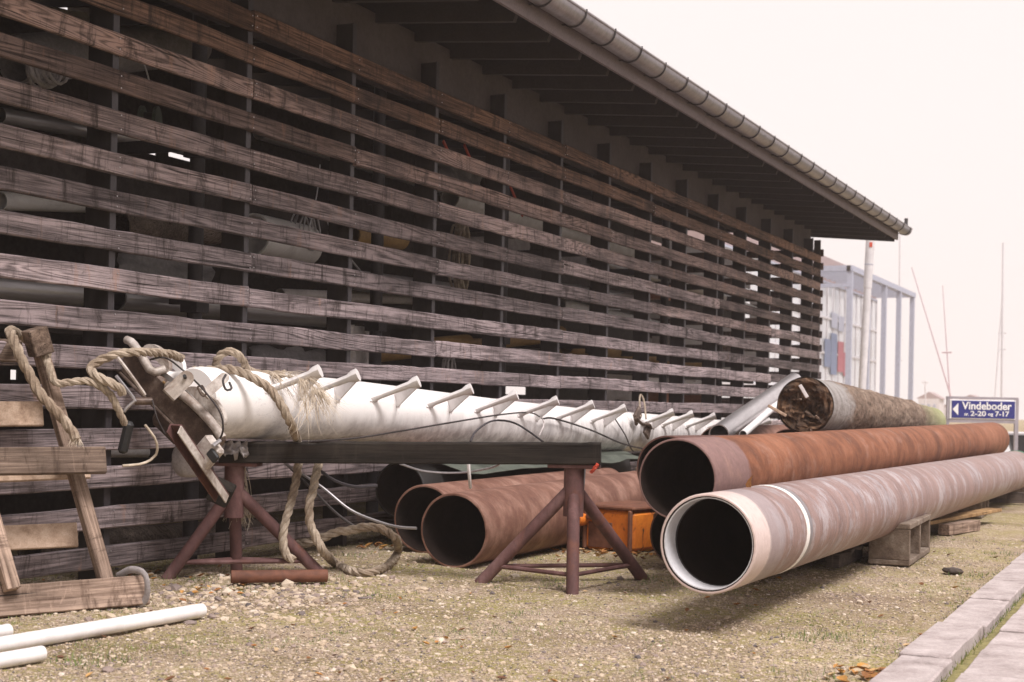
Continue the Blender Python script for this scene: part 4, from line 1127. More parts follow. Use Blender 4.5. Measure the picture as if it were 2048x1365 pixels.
# ------------------------------------------------------------------ concrete blocks and timbers under the front pipe
def hollow_block(loc, rot, size, label):
    e = bpy.data.objects.new('concrete_block', None); col.objects.link(e); e.location = loc; e.rotation_euler = (0, 0, rot)
    tag(e, label, 'block', 'hollow concrete blocks chocking the front pipe')
    sx, sy, sz = size; t = .038
    MB().bbox((0, 0, sz - t / 2), (sx, sy, t), None, .006).build('top_shell', 'concrete', e)
    MB().bbox((-sx / 2 + .03, 0, sz / 2), (.03, sy - .1, sz - .08), None, .004).build('back_shell', 'concrete', e)
    MB().bbox((0, 0, t / 2), (sx - .006, sy - .004, t), None, .006).build('bottom_shell', 'concrete', e)
    for q in (-1, 0, 1):
        MB().bbox((0, q * (sy / 2 - t / 2 - .002), sz / 2), (sx - .01, t, sz - 2 * t + .004), None, .005).build('web', 'concrete', e)
    return e
hollow_block((-1.83, 10.38, .01), R(2), (.28, 1.08, .28), 'nearest hollow concrete block chocking the pale front pipe')
hollow_block((-1.95, 15.10, .01), R(2), (.23, .80, .22), 'middle hollow concrete block beyond the ochre plank')
hollow_block((-1.86, 18.2, .01), R(2), (.23, .60, .22), 'farthest hollow concrete block at the right picture edge')
pal = empty('pallet', (-2.15, 9.85, 0), 'low wet wooden pallet under the front pipe beside the first block', 'pallet')
for k in range(3):
    part(MB().bbox((-2.30, 9.55 + k * .28, .115), (.62, .12, .024), Matrix.Rotation(.06, 3, 'Z'), .003), 'board', 'rawdark', pal)
for k in range(2):
    part(MB().bbox((-2.52 + k * .42, 9.83, .055), (.09, .74, .09), None, .004), 'bearer', 'rawdark', pal)
def timber(a, b, w, h, mat, label, cat='plank', name='plank'):
    a, b = V(a), V(b); d = b - a; t = d.normalized(); s = t.cross(V(0, 0, 1)).normalized(); u = s.cross(t)
    m = Matrix((t, -s, u)).transposed().to_4x4(); m.translation = (a + b) / 2
    o = MB().bbox((0, 0, 0), (d.length, w, h), None, .004).build(name, mat); o.matrix_world = m
    return tag(o, label, cat)
timber((-2.12, 11.6, .115), (-1.66, 14.3, .125), .14, .03, 'plank', 'long ochre plank wedged on edge beside the front pipe')
timber((-1.86, 12.55, .05), (-1.70, 13.25, .05), .10, .09, 'raw', 'short brown timber offcut under the ochre plank', 'timber', 'timber_offcut')
timber((-2.25, 17.2, .08), (-1.55, 17.3, .08), .12, .12, 'rawdark', 'cross timber bearing the far end of the front pipe', 'timber', 'bearer')

# ------------------------------------------------------------------ wooden rack leaning on the shed, lower left
rack = empty('wooden_rack', (-4.9, 5.4, 0), 'rough wooden rack of nailed boards leaning on the shed at lower left', 'rack')
def stick(parent, a, b, w, h, mat, name, face=(1, -.35, .3)):
    """a timber from a to b; w across the face, h thickness; the wide side looks along face"""
    a, b = V(a), V(b); d = b - a; t = d.normalized(); f = V(face); f = (f - t * f.dot(t)).normalized(); s = f.cross(t)
    m = Matrix((t, -f, s)).transposed().to_4x4(); m.translation = (a + b) / 2
    o = MB().bbox((0, 0, 0), (d.length, h, w), None, .004).build(name, mat)
    if parent: o.parent = parent; o.matrix_local = Matrix.Translation(-V(parent.location)) @ m
    else: o.matrix_world = m
    return o
FACE = (.86, -.38, .34)
stick(rack, (-4.814, 5.618, 0.123), (-5.280, 5.621, 1.290), .068, .055, 'raw', 'upright', FACE)
stick(rack, (-4.931, 5.111, 0.132), (-5.425, 5.133, 1.269), .068, .055, 'raw', 'upright', FACE)
stick(rack, (-4.622, 5.697, 0.091), (-5.225, 4.675, 0.065), .145, .032, 'raw', 'rail', FACE)
stick(rack, (-4.848, 5.636, 0.721), (-5.461, 4.841, 0.710), .135, .032, 'raw', 'rail', FACE)
stick(rack, (-5.277, 5.656, 0.941), (-5.709, 5.056, 0.927), .13, .022, 'chip', 'back_board', FACE)
stick(rack, (-5.065, 5.688, 0.337), (-5.617, 4.988, 0.315), .125, .022, 'chip', 'back_board', FACE)
stick(rack, (-5.391, 5.624, 1.257), (-5.715, 5.053, 1.265), .12, .022, 'raw', 'back_board', FACE)
stick(rack, (-5.056, 5.759, 0.667), (-5.663, 5.022, 0.628), .10, .022, 'chip', 'back_board', FACE)
part(MB().bbox(V((-5.205, 5.534, 1.302)), (.10, .10, .135), Matrix.Rotation(R(25), 3, 'Z') @ Matrix.Rotation(R(-13), 3, 'Y') @ Matrix.Rotation(R(14), 3, 'X') @ Matrix.Rotation(R(-50), 3, 'Z'), .005), 'top_block', 'raw', rack)
stick(rack, (-4.956, 5.740, -0.044), (-5.330, 5.123, -0.053), .05, .09, 'rawdark', 'foot_timber', FACE)
# strip of cloth wrapped round the end of the bottom rail
tag(MB().tube(spline([(-4.824, 5.713, 0.144), (-4.700, 5.661, 0.188), (-4.602, 5.640, 0.179), (-4.579, 5.640, 0.120), (-4.600, 5.653, 0.049), (-4.665, 5.655, 0.014), (-4.803, 5.701, -0.007)], .02), .018, 8, True, .45).build('cloth_strip', 'cloth', None, True), 'grey cloth strip wrapped round the bottom rail end', 'cloth')

def tube_thing(a, b, r, wall, mat, label):
    return hollow_pipe('white_tube', a, b, r, wall, mat, label, n=28, cat='tube')
tube_thing((-4.176, 5.539, 0.045), (-4.286, 3.978, 0.045), .033, .004, 'alupaint', 'long white tube on the gravel, its open end pointing right')
tube_thing((-4.011, 4.320, 0.040), (-4.064, 3.774, 0.040), .030, .004, 'alupaint', 'shorter white tube with a torn end at the lower left edge')
tube_thing((-4.506, 4.654, 0.040), (-4.545, 4.217, 0.040), .030, .004, 'alupaint', 'white tube stub with a capped end at the left edge')

# ------------------------------------------------------------------ ropes
def rope_thing(pts, rad, label, frays=()):
    e = empty('hawser', pts[-1], label, 'rope')
    part(rope_mb(pts, rad), 'rope', 'rope', e, True)
    for f in frays: part(strands_mb(*f[0], **f[1]), 'frayed_end', 'fray', e)
    return e
ra = .026
rope_thing([(-5.212, 5.620, 1.245), (-5.320, 5.635, 1.291), (-5.360, 5.572, 1.334), (-5.299, 5.447, 1.354), (-5.215, 5.375, 1.309), (-5.164, 5.377, 1.219), (-5.141, 5.410, 1.135), (-5.091, 5.433, 1.050), (-5.042, 5.468, 0.978), (-4.997, 5.500, 0.913), (-4.972, 5.533, 0.855), (-4.953, 5.542, 0.821)], ra,
           'thick rope with a whipped end hooked over the wooden rack', [(([(-4.956, 5.541, 0.825)], (.1, 0, -1), 40, .05, .0016, .35), dict(seed=3))])
rope_thing([(-5.194, 5.573, 1.233), (-5.156, 5.558, 1.188), (-5.137, 5.567, 1.124), (-5.111, 5.578, 1.094), (-5.072, 5.619, 1.103), (-5.013, 5.669, 1.112), (-4.963, 5.714, 1.089), (-4.925, 5.754, 1.045), (-4.913, 5.793, 0.982), (-4.913, 5.826, 0.924), (-4.912, 5.849, 0.894)], .020,
           'thinner rope running from the rack block to the mast head')
rope_thing([(-4.884, 5.795, 1.049), (-4.881, 5.753, 1.081), (-4.916, 5.714, 1.110), (-4.971, 5.700, 1.139), (-5.017, 5.711, 1.164), (-5.033, 5.748, 1.195), (-5.001, 5.785, 1.227), (-4.942, 5.835, 1.254), (-4.907, 5.928, 1.268), (-4.923, 6.086, 1.269), (-4.967, 6.287, 1.266), (-5.052, 6.468, 1.256)], .024,
           'rope looped over the top of the mast head')
rope_thing([(-5.068, 6.847, 1.206), (-5.059, 6.796, 1.234), (-5.009, 6.764, 1.278), (-4.968, 6.783, 1.302), (-4.945, 6.827, 1.293), (-4.934, 6.876, 1.254), (-4.962, 6.951, 1.210), (-4.973, 7.057, 1.190), (-4.922, 7.136, 1.181), (-4.842, 7.173, 1.188)], .024,
           'rope bight standing up over the mast behind the steps with a frayed tail',
           [(([(-4.880, 7.100, 1.183), (-4.772, 7.096, 1.181), (-4.689, 7.101, 1.176)], (.8, -.3, -.05), 90, .30, .0020, .12), dict(sag=.9, seed=5)),
            (([(-4.606, 7.008, 1.146), (-4.516, 6.984, 1.110)], (.22, .1, -1), 80, .27, .0016, .16), dict(sag=.3, seed=6, seg=8)),
            (([(-4.474, 6.982, 1.082)], (.40, .34, -.85), 60, .22, .0015, .2), dict(sag=.15, seed=7, seg=8)),
            (([(-4.523, 6.914, 1.038), (-4.489, 6.930, 1.039)], (.02, 0, -1), 12, .24, .0032, .06), dict(sag=.2, seed=8, seg=8))])
rope_thing([(-5.141, 6.702, 1.190), (-5.016, 6.683, 1.196), (-4.909, 6.700, 1.204), (-4.814, 6.712, 1.182), (-4.726, 6.731, 1.144), (-4.661, 6.761, 1.090), (-4.610, 6.785, 1.021), (-4.579, 6.822, 0.938), (-4.617, 6.937, 0.860), (-4.732, 7.148, 0.803), (-4.798, 7.271, 0.724), (-4.797, 7.272, 0.665), (-4.800, 7.248, 0.547), (-4.801, 7.192, 0.416), (-4.798, 7.139, 0.302), (-4.807, 7.135, 0.214), (-4.789, 7.143, 0.132), (-4.746, 7.163, 0.092)], .026,
           'long rope draped over the mast and hanging to the ground on its left')
rope_thing([(-4.685, 7.324, 0.754), (-4.692, 7.321, 0.667), (-4.675, 7.252, 0.537), (-4.670, 7.199, 0.422), (-4.665, 7.201, 0.320), (-4.632, 7.217, 0.233), (-4.615, 7.280, 0.140), (-4.755, 7.640, 0.030), (-4.468, 7.365, 0.030), (-4.345, 7.359, 0.030), (-4.397, 7.654, 0.040), (-4.687, 8.284, 0.050), (-4.331, 7.634, 0.209), (-4.392, 7.605, 0.256), (-4.462, 7.517, 0.280), (-4.584, 7.460, 0.256), (-4.665, 7.367, 0.225), (-4.794, 7.361, 0.179), (-4.866, 7.383, 0.161)], .027,
           'rope hanging behind the beam and curling in a big loop on the gravel')
e = empty('frayed_tail', (-5.097, 7.109, 0.644), 'frayed rope tail hanging behind the left tripod', 'rope')
part(strands_mb([(-5.102, 7.107, 0.644), (-5.091, 7.112, 0.629)], (0, 0, -1), 60, .33, .0022, .10, seed=12), 'fibre', 'fray', e)
part(strands_mb([(-5.098, 7.108, 0.436)], (.1, 0, -1), 70, .15, .0022, .25, seed=13), 'fibre', 'fray', e)
tag(cable([(-4.898, 5.988, 0.893), (-4.878, 6.052, 0.815), (-4.904, 6.095, 0.748), (-4.932, 6.082, 0.708), (-4.951, 6.018, 0.686), (-5.000, 5.940, 0.679)], .007).build('cord', 'fray', None, True), 'pale stiff cord hanging in a hook below the mast head', 'cord')
tag(MB().bbox(V((-4.920, 5.867, 0.829)), (.05, .05, .17), Matrix.Rotation(R(15), 3, 'Y'), .015).build('winch_handle', 'black'), 'black rubber grip hanging below the rope at the mast head', 'grip')

def sack(name, centre, size, label, seed, mat='cloth'):
    c = V(centre); n = 20; m = 14; vs = []; fs = []
    for i in range(m + 1):
        v = i / m; ph = math.pi * v
        for j in range(n):
            t = 2 * math.pi * j / n
            f = 1 + .16 * noise.noise(V(math.cos(t) * 2 + seed, math.sin(t) * 2, v * 2)) + .07 * noise.noise(V(math.cos(t) * 6, math.sin(t) * 6 + seed, v * 9))
            rr = (math.sin(ph) ** .6) * f if 0 < i < m else .02
            vs.append(c + V(size[0] * rr * math.cos(t), size[1] * rr * math.sin(t), size[2] * math.cos(ph)))
    for i in range(m):
        for j in range(n): fs.append((i * n + j, i * n + (j + 1) % n, (i + 1) * n + (j + 1) % n, (i + 1) * n + j))
    return tag(MB().add(vs, fs).build(name, mat, None, True, angle=70), label, 'sack')
sack('cloth_sack', (-5.095, 6.613, 0.693), (.09, .10, .105), 'dirty white sack hanging below the mast head', 2)
sheet('cloth_rag', (-5.030, 6.809, 0.788), (-4.931, 6.922, 0.789), (-5.001, 6.801, 0.709), 'cloth', 'bunched grey rag hanging between mast and beam', 'rag', n=14, amp=.05, seed=17)

# ------------------------------------------------------------------ ground scatter
def visible_pt(r, near=0.0):
    """random ground point in the wedge the place is seen from, denser close by"""
    while True:
        Z = 4.9 + (r.random() ** 1.5) * 8.5
        px = r.uniform(-80, 2130)
        ul = (px - 1024) / 2900
        x = Z * (-math.sin(R(25.1)) + ul * math.cos(R(25.1))); y = Z * (math.cos(R(25.1)) + ul * math.sin(R(25.1)))
        if x > -5.9 and x < -1.07: return x, y
ICO = None
def ico():
    bm = bmesh.new(); bmesh.ops.create_icosphere(bm, subdivisions=1, radius=1); bm.verts.index_update()
    v = [p.co.copy() for p in bm.verts]; f = [[q.index for q in p.verts] for p in bm.faces]; bm.free(); return v, f
IV, IF = ico()
def rock(mb, x, y, s, r, tone, sink=.35):
    q = Quaternion((r.gauss(0, 1), r.gauss(0, 1), r.gauss(0, 1), r.gauss(0, 1))).normalized()
    sc = V(s * r.uniform(.8, 1.4), s * r.uniform(.7, 1.1), s * r.uniform(.45, .8))
    z = ground_h(x, y) + sc.z * (.5 - sink); a = r.uniform(0, 6.28); ca, sa = math.cos(a), math.sin(a); vs = []
    for p in IV:
        p = q @ p; p = p * (1 + r.uniform(-.2, .2)); p = V(p.x * sc.x, p.y * sc.y, p.z * sc.z)
        vs.append((x + p.x * ca - p.y * sa, y + p.x * sa + p.y * ca, z + p.z))
    mb.add(vs, IF, tone)
def patch(x, y): return noise.noise(V(x * .9, y * .9, 40)) + .5 * noise.noise(V(x * 2.6, y * 2.6, 44))
r = random.Random(21)
mb = MB()
for _ in range(20000):
    x, y = visible_pt(r)
    if r.random() > .62 - .55 * patch(x, y): continue
    s = .004 + .011 * r.random() ** 3.2
    rock(mb, x, y, s, r, min(1, max(0, r.gauss(.5, .23))))
for _ in range(1300):                      # a coarser spill of stones round the left tripod
    x = r.gauss(-4.45, .45); y = r.gauss(6.35, .55)
    if x < -5.2: continue
    rock(mb, x, y, .007 + .020 * r.random() ** 2.5, r, min(1, max(0, r.gauss(.5, .25))))
gravel_mb = mb
OV = [V(1, 0, 0), V(-.9, .2, 0), V(0, 1, .1), V(.1, -1, 0), V(0, 0, .8), V(0, .1, -.6)]
OF = [(0, 2, 4), (2, 1, 4), (1, 3, 4), (3, 0, 4), (2, 0, 5), (1, 2, 5), (3, 1, 5), (0, 3, 5)]
grit = MB()
for _ in range(62000):
    x, y = visible_pt(r); s_ = .0022 + .0045 * r.random() ** 2; a = r.uniform(0, 6.28); ca, sa = math.cos(a) * s_ * r.uniform(.8, 1.5), math.sin(a) * s_
    z = ground_h(x, y) + s_ * .3
    grit.add([(x + p.x * ca - p.y * sa, y + p.x * sa + p.y * ca, z + p.z * s_ * r.uniform(.6, 1.1)) for p in OV], OF, min(1, max(0, r.gauss(.46, .27))))
tag(grit.build('grit', 'stone', fix=False), 'fine grit packed over the ground between the stones', 'grit', kind='stuff')
spots = [((-4.540, 6.793, 0.000), .045), ((-5.475, 6.763, 0.000), .03), ((-5.345, 6.432, 0.000), .04), ((-5.524, 7.031, 0.000), .05), ((-5.252, 6.917, 0.000), .035), ((-4.830, 6.520, 0.000), .04), ((-4.594, 6.310, 0.000), .04), ((-4.944, 6.318, 0.000), .045), ((-5.074, 7.040, 0.000), .02), ((-4.010, 7.480, 0.000), .032), ((-3.941, 5.787, 0.000), .025), ((-4.802, 7.534, 0.000), .04),
         ((-4.083, 6.771, 0.000), .022), ((-3.070, 8.123, 0.000), .025), ((-3.632, 7.739, 0.000), .035), ((-3.646, 7.875, 0.000), .03), ((-1.406, 9.903, 0.000), .04), ((-1.231, 7.432, 0.000), .03), ((-1.587, 7.833, 0.000), .024), ((-2.338, 6.535, 0.000), .024), ((-2.934, 5.575, 0.000), .028), ((-2.930, 4.826, 0.000), .03), ((-3.680, 4.311, 0.000), .035), ((-4.131, 5.393, 0.000), .03), ((-2.765, 6.263, 0.000), .02), ((-3.587, 5.093, 0.000), .024)]
labs = {0: 'pale angular stone lying against the scrap pipe', 9: 'buff flat stone on the gravel in front of the curled rope', 16: 'dark flat stone near the kerb right of the blocks', 21: 'pale rounded stone at the bottom edge left of centre', 22: 'grey stone in the gravel just right of the short white tube', 12: 'small dark stone on open gravel below the rope loop'}
for i, (p, s) in enumerate(spots):
    if i in labs:
        b = MB(); rock(b, p[0], p[1], s, r, {0: .8, 9: .7, 16: .12, 21: .75, 22: .2, 12: .08}[i], .25)
        tag(part(b, 'stone', 'stone', None), labs[i], 'stone', 'larger loose stones on the gravel')
    else: rock(gravel_mb, p[0], p[1], s, r, r.choice((.15, .55, .7, .85)), .25)
tag(gravel_mb.build('gravel', 'stone'), 'loose gravel strewn over the sandy ground', 'gravel', kind='stuff')
mb = MB()
for _ in range(9000):
    x, y = visible_pt(r)
    p = noise.noise(V(x * 1.2, y * 1.2, 70)) + .6 * noise.noise(V(x * 4, y * 4, 71))
    if p < .10 + .25 * r.random(): continue
    tone = min(1, max(0, r.gauss(.62, .25)))
    for _b in range(5):
        a = r.uniform(0, 6.28); l = r.uniform(.006, .022); w = .0015; bx, by = x + r.gauss(0, .012), y + r.gauss(0, .012); bz = ground_h(bx, by)
        dx, dy = math.cos(a), math.sin(a); lean = r.uniform(.2, 1.0)
        mb.add([(bx - dy * w, by + dx * w, bz), (bx + dy * w, by - dx * w, bz), (bx + dx * l * lean, by + dy * l * lean, bz + l)], [(0, 1, 2)], tone)
tufts = [(-3.637, 10.525, 0.000), (-3.735, 9.771, 0.000), (-4.445, 8.287, 0.000), (-5.020, 8.240, 0.000), (-4.475, 7.024, 0.000), (-5.132, 6.714, 0.000), (-1.520, 6.619, 0.000), (-1.533, 6.529, 0.000), (-3.372, 10.036, 0.000), (-2.574, 8.177, 0.000), (-1.279, 5.586, 0.000), (-3.924, 6.756, 0.000), (-3.839, 4.395, 0.000), (-3.843, 4.456, 0.000), (-3.278, 7.700, 0.000), (-4.339, 8.362, 0.000), (-1.189, 9.563, 0.000), (-1.217, 11.176, 0.000), (-2.876, 8.112, 0.000), (-4.679, 6.495, 0.000)]
for p in tufts:
    for _ in range(60):
        a = r.uniform(0, 6.28); l = r.uniform(.012, .042); w = .002; bx, by = p[0] + r.gauss(0, .09), p[1] + r.gauss(0, .09); bz = ground_h(bx, by)
        dx, dy = math.cos(a), math.sin(a); lean = r.uniform(.1, .8)
        mb.add([(bx - dy * w, by + dx * w, bz), (bx + dy * w, by - dx * w, bz), (bx + dx * l * lean, by + dy * l * lean, bz + l)], [(0, 1, 2)], r.uniform(0, .6))
for k in range(900):                        # moss and grass in the kerb joints
    y = r.uniform(4.6, 12); x = -1.075 + r.gauss(0, .02) if r.random() < .5 else -.832 + r.gauss(0, .006)
    l = r.uniform(.008, .03); a = r.uniform(0, 6.28); z = .0 if x < -1 else .02
    mb.add([(x - .002, y, z), (x + .002, y, z), (x + l * .4 * math.cos(a), y + l * .4 * math.sin(a), z + l)], [(0, 1, 2)], r.uniform(.2, .9))
tag(mb.build('grass', 'grass'), 'sparse short grass and moss between the stones', 'grass', kind='stuff')
mb = MB()
def leaf(x, y, s, tone):
    a = r.uniform(0, 6.28); z = ground_h(x, y) + .006; pts = []; cx, sx = math.cos(a), math.sin(a); tl = r.uniform(-.4, .4); t2 = r.uniform(-.4, .4)
    for u, v in ((-1, 0), (-.4, .45), (.3, .5), (1, 0), (.3, -.5), (-.4, -.45)):
        pts.append((x + s * (u * cx - v * sx), y + s * (u * sx + v * cx), z + s * (tl * u + t2 * v + .35 * abs(v)) + s * .25))
    mb.add(pts + [(x, y, z)], [(0, 1, 6), (1, 2, 6), (2, 3, 6), (3, 4, 6), (4, 5, 6), (5, 0, 6)], tone)
for c, n_, sp, sz in (((-3.635, 9.510, 0.000), 60, .16, .03), ((-3.878, 9.457, 0.000), 40, .2, .03), ((-3.318, 9.659, 0.000), 16, .15, .025), ((-1.125, 5.774, 0.000), 45, .07, .035), ((-5.245, 8.877, 0.000), 14, .1, .035), ((-5.475, 6.763, 0.000), 22, .2, .03), ((-4.790, 6.421, 0.000), 18, .2, .03)):
    for _ in range(n_): leaf(c[0] + r.gauss(0, sp), c[1] + r.gauss(0, sp), sz * r.uniform(.5, 1.1), r.uniform(.1, 1))
for _ in range(150):
    x, y = visible_pt(r); leaf(x, y, r.uniform(.010, .026), r.uniform(0, 1))
tag(mb.build('leaf_litter', 'leaves'), 'scattered brown and orange dead leaves', 'leaves', kind='stuff')
# a single autumn leaf caught between the two pipes
lm = MB()
c = V((-1.983, 7.022, 0.656))
lm.add([c + V(*p) for p in ((0, 0, -.03), (.018, -.012, 0), (.012, 0, .03), (.02, .004, .055), (-.006, .01, .03), (-.02, .012, .005), (0, .004, .012))], [(0, 1, 6), (1, 2, 6), (2, 3, 6), (3, 4, 6), (4, 5, 6), (5, 0, 6)])
tag(lm.build('leaf', 'leaf'), 'orange autumn leaf caught between the two front pipes', 'leaf')
tag(MB().bbox((-1.370, 9.654, 0.020), (.10, .14, .03), Matrix.Rotation(.5, 3, 'Z'), .012).build('bark_piece', 'rawdark'), 'curled dark piece of bark on the gravel near the kerb', 'bark')

# ------------------------------------------------------------------ sign
sg = empty('street_sign', (-3.13, 25.03, 0), 'blue and white arrow sign on a grey frame beyond the pipes', 'sign')
def sgp(px_, z, off=0):
    """point on the sign plane: 0..1 across, height z, off towards the viewer"""
    a_, b_ = V(-3.67, 24.784, 0), V(-2.605, 25.282, 0)
    nrm = V(.4236, -.9058, 0)
    p = a_.lerp(b_, px_); return V(p.x, p.y, z) + nrm * off
rotz = math.atan2(.498, 1.065)
rs = Matrix.Rotation(rotz, 3, 'Z')
part(MB().box(sgp(.5, 1.265), (1.18, .05, .04), rs), 'frame_rail', 'signgrey', sg)
part(MB().box(sgp(.5, .885), (1.18, .05, .06), rs), 'frame_rail', 'signgrey', sg)
part(MB().box(sgp(.02, .63), (.045, .05, 1.28), rs), 'post', 'signgrey', sg)
part(MB().box(sgp(.985, .63), (.06, .055, 1.28), rs), 'post', 'signgrey', sg)
part(MB().bbox(sgp(.5, 1.075, .03), (1.09, .012, .32), rs, .004), 'white_board', 'signwhite', sg)
part(MB().bbox(sgp(.51, 1.075, .040), (1.045, .010, .285), rs, .003), 'blue_panel', 'signblue', sg)
def tri(a_, b_, c_): return MB().prism([a_, b_, c_], V(.4236, -.9058, 0) * .004)
part(tri(sgp(.075, 1.075, .046), sgp(.155, 1.175, .046), sgp(.155, .975, .046)), 'arrow', 'signwhite', sg)
def lettering(txt, u0, u1, z, size):
    cu = bpy.data.curves.new('lettering', 'FONT'); cu.body = txt; cu.size = size; cu.extrude = .002; cu.offset = size * .022; cu.align_x = 'LEFT'
    o = bpy.data.objects.new('tmp', cu); col.objects.link(o); bpy.context.view_layer.update()
    me = bpy.data.meshes.new_from_object(o.evaluated_get(bpy.context.evaluated_depsgraph_get()))
    bpy.data.objects.remove(o)
    me.name = 'lettering'; me.materials.clear(); me.materials.append(M['signwhite'])
    x0 = min(v.co.x for v in me.vertices); x1 = max(v.co.x for v in me.vertices)
    k = (u1 - u0) * 1.176 / (x1 - x0)
    me.transform(Matrix.Diagonal((k, 1, 1, 1)) @ Matrix.Translation((-x0, 0, 0)))
    p = bpy.data.objects.new('lettering', me); col.objects.link(p); p.parent = sg
    p.location = sgp(u0, z, .050) - V(sg.location); p.rotation_euler = (R(90), 0, rotz)
lettering('Vindeboder', .205, .905, 1.078, .175)
lettering('nr.', .243, .305, .972, .075)
lettering('2-20', .328, .545, .970, .115)
lettering('og', .575, .645, .978, .075)
lettering('7-17', .675, .87, .970, .115)

# ------------------------------------------------------------------ background: glass building, poles, masts, boats
gb = empty('glass_building', (-19, 80, 0), 'pale glass fronted building with tall steel canopy beyond the shed', 'building')
GX, GY0, GY1 = -19.0, 62.0, 97.0
rows = [0, 2.1, 4.2, 6.2, 8.2]; nb = 22; wv = (GY1 - GY0) / nb
pane = MB().box((0, 0, 0), (.04, wv - .10, 1.98)).build('tmp', 'glass'); pmesh = pane.data; bpy.data.objects.remove(pane)
for i in range(nb):
    for j in range(4):
        o = bpy.data.objects.new('window_pane', pmesh); col.objects.link(o); o.parent = gb
        o.location = V(GX, GY0 + (i + .5) * wv, rows[j] + 1.05) - V(gb.location)
for i in range(nb + 1):
    part(MB().box((GX + .03, GY0 + i * wv, 4.1), (.10, .08, 8.2)), 'mullion', 'mastpale', gb)
for z in rows[1:]:
    part(MB().box((GX + .05, (GY0 + GY1) / 2, z), (.10, GY1 - GY0, .12)), 'transom', 'farsteel' if z > 8 else 'mastpale', gb)
part(MB().box((GX - 3, (GY0 + GY1) / 2, 8.95), (6.0, GY1 - GY0, 1.45)), 'parapet', 'farbrown', gb)
part(MB().box((GX - 6, (GY0 + GY1) / 2, 4.1), (.2, GY1 - GY0, 8.2)), 'rear_wall', 'farwhite', gb)
for y, z0, z1, m_ in ((86.2, 3.2, 5.0, 'bannerred'), (84.4, 3.0, 5.4, 'bannerblue'), (82.8, 3.4, 5.0, 'bannerblue'), (86.2, 5.6, 6.5, 'farsteel'), (84.4, 5.7, 6.6, 'farsteel'), (84.8, 1.3, 2.1, 'farsteel'), (79.8, 4.6, 6.6, 'farsteel'), (87.8, 3.0, 4.4, 'bannerred'), (90, 1.0, 2.0, 'farsteel')):
    part(MB().box((GX + .10, y, (z0 + z1) / 2), (.03, 1.5, z1 - z0)), 'banner', m_, gb)
CXX = -16.55
cols_y = [77.4 + 4.75 * i for i in range(5)]
for y in cols_y: part(MB().box((CXX, y, 4.2), (.28, .28, 8.4)), 'column', 'farsteel', gb)
part(MB().box((CXX, 87, 8.5), (.32, 19.6, .30)), 'canopy_edge', 'farsteel', gb)
for i in range(17): part(MB().box((-17.75, 77.4 + i * 1.19, 8.46), (2.3, .16, .22)), 'canopy_beam', 'farsteel', gb)
part(MB().box((-21, 77.35, 8.5), (9, .3, .3)), 'canopy_edge', 'farsteel', gb)
part(MB().box((-21, 77.35, 7.6), (9, .25, .2)), 'canopy_edge', 'farsteel', gb)

pole = empty('leaning_post', (-6.188, 30.230, 1.236), 'pale leaning post with red mark at its top beyond the shed corner', 'post')
p0_, p1_ = V((-6.197, 30.225, 0.718)), V((-6.072, 30.284, 4.654))
part(MB().tube([p0_, p0_.lerp(p1_, .72)], .08, 12), 'lower_section', 'mastpale', pole, True)
part(MB().tube([p0_.lerp(p1_, .72), p1_], [.088, .092], 12), 'upper_section', 'mastpale', pole, True)
part(MB().bbox(p0_.lerp(p1_, .945) + V(.035, -.085, 0), (.06, .01, .10), Matrix.Rotation(R(25), 3, 'Z'), .002), 'red_mark', 'red', pole, True)
part(MB().tube([p0_.lerp(p1_, .84), p0_.lerp(p1_, .845)], .094, 12), 'dark_band', 'farsteel', pole, True)
def far_mast(a, b, r0, r1, label, mat='mastpale', bits=()):
    e = empty('boat_mast', a, label, 'mast'); a, b = V(a), V(b)
    part(MB().tube([a, b], [r0, r1], 8), 'spar', mat, e, True)
    for u in bits: part(MB().box(a.lerp(b, u), (.6, .08, .08)), 'spreader', mat, e)
far_mast((-21.930, 122.241, 1.235), (-22.099, 122.162, 16.754), .09, .06, 'tall thin mast just below the gutter end', bits=(.25, .37, .6))
far_mast((-13.027, 115.369, 1.375), (-13.150, 115.311, 13.857), .10, .06, 'tall pale mast above the right end of the sign', bits=(.35, .45))
far_mast((-13.542, 115.127, 1.364), (-13.140, 115.315, 9.531), .05, .04, 'thin stay slanting up to the mast above the sign')
far_mast((-13.328, 93.142, 1.257), (-15.874, 91.949, 9.894), .045, .025, 'slanting pink tinted spar left of the sign', 'pink')
far_mast((-13.525, 93.050, 1.253), (-14.111, 92.775, 8.784), .04, .02, 'slightly slanting thin spar just left of the sign', 'pink', (.45,))
far_mast((-23.224, 143.720, 1.317), (-23.314, 143.678, 3.875), .06, .06, 'short harbour lamp post left of the sign', bits=(.93,))
def far_house(a, sx, sy, sz, label):
    c = V(a); e = empty('far_building', (c.x, c.y, 0), label, 'building')
    part(MB().box((c.x, c.y, sz / 2 - .4), (sx, sy, sz)), 'wall', 'farwhite', e)
    part(MB().prism([(c.x - sx / 2 - .3, c.y - sy / 2, sz - .4), (c.x + sx / 2 + .3, c.y - sy / 2, sz - .4), (c.x, c.y - sy / 2, sz + sx * .18)], (0, sy, 0)), 'roof', 'farbrown', e)
    for k in range(3): part(MB().box((c.x + (k - 1) * sx * .28, c.y - sy / 2 - .03, sz * .5), (sx * .12, .06, sz * .25)), 'window', 'farsteel', e)
far_house((-30.213, 191.243, 1.227), 2.6, 4, 2.9, 'small hazy white building on the far shore left of the sign')
far_house((-25.938, 197.663, 1.340), 7, 5, 1.9, 'low hazy building on the far shore behind the sign')
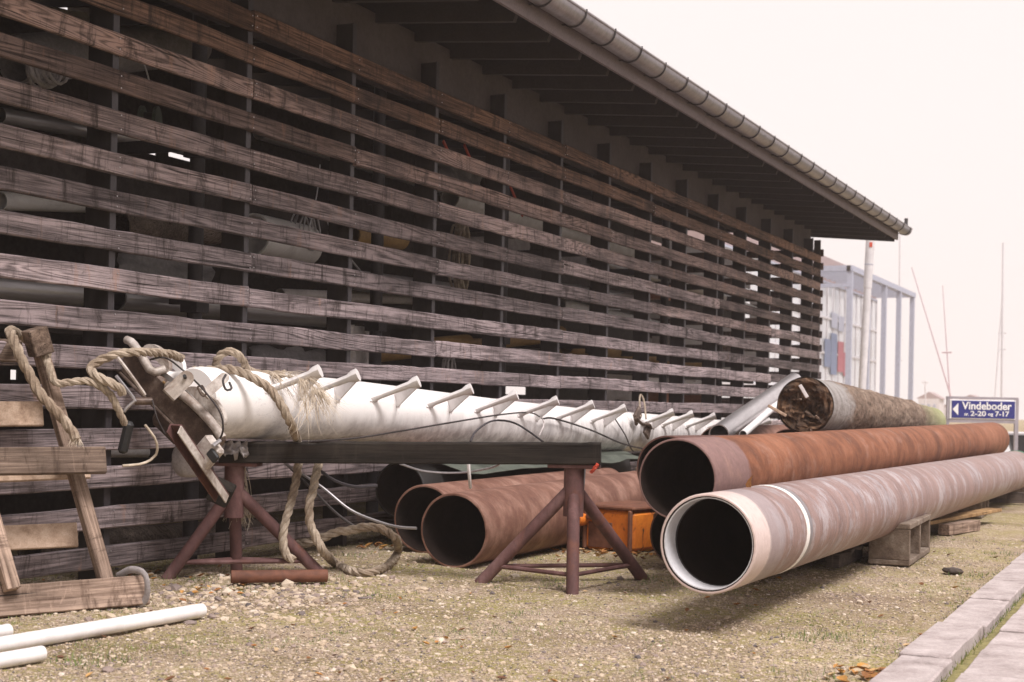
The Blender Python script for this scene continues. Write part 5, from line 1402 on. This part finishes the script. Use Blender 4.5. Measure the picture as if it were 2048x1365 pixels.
def boat(a, L, beam, hgt, mat, label, rot=0, cabin=True):
    c = V(a); e = bpy.data.objects.new('moored_boat', None); col.objects.link(e); e.location = c; e.rotation_euler = (0, 0, rot)
    tag(e, label, 'boat')
    n = 12; vs = []; fs = []
    for i in range(n + 1):
        u = i / n; w = beam / 2 * (1 - max(0, (u - .55) / .45) ** 2.2) * (.8 + .2 * min(1, u * 4)); sh = hgt * (1 + .25 * u * u)
        x = (u - .5) * L
        vs += [(x, -w, sh), (x * .94, -w * .75, 0), (x * .94, w * .75, 0), (x, w, sh)]
    for i in range(n):
        for j in range(4): fs.append((i * 4 + j, i * 4 + (j + 1) % 4, (i + 1) * 4 + (j + 1) % 4, (i + 1) * 4 + j))
    fs += [(0, 1, 2, 3), tuple(reversed(range(n * 4, n * 4 + 4)))]
    MB().add(vs, fs).build('hull', mat, e)
    MB().tube([(vs[i * 4][0], vs[i * 4][1], vs[i * 4][2] + .03) for i in range(n + 1)], .05, 6).build('rail', 'farwhite', e)
    if cabin:
        MB().bbox((-.08 * L, 0, hgt + .35), (.4 * L, beam * .6, .75), None, .08).build('cabin', 'farwhite', e)
        for k in range(3): MB().box((-.2 * L + k * .12 * L, -beam * .3 - .01, hgt + .45), (.08 * L, .03, .28)).build('window', 'farsteel', e)
boat((2.0, 46.0, -.95), 14, 3.6, 1.35, 'hull', 'dark tarred barge hull lying behind the sign post', R(8), False)
boat((6.0, 62.0, -.95), 8, 2.6, 1.0, 'farwhite', 'white motorboat at the right edge beyond the dark barge', R(5))
boat((-2.2, 70.0, -.95), 7, 2.4, .9, 'farsteel', 'dark cabin boat moored behind the sign', R(12))

# ------------------------------------------------------------------ thin harbour haze: fades far things, added also to lift the dark tones
hz = MB().box((60, 85, 8.2), (366, 262, 20.4)).build('haze', 'white')
hz.data.materials.clear()
hm = bpy.data.materials.new('haze_air'); hm.use_nodes = True; hn = hm.node_tree; hn.nodes.clear()
ho = hn.nodes.new('ShaderNodeOutputMaterial'); hv = hn.nodes.new('ShaderNodeVolumePrincipled')
hv.inputs['Color'].default_value = (.95, .86, .86, 1); hv.inputs['Density'].default_value = .0015
hv.inputs['Anisotropy'].default_value = .2
hn.links.new(hv.outputs[0], ho.inputs['Volume'])
hz.data.materials.append(hm)
tag(hz, 'thin pale haze over the harbour', 'haze', kind='stuff')
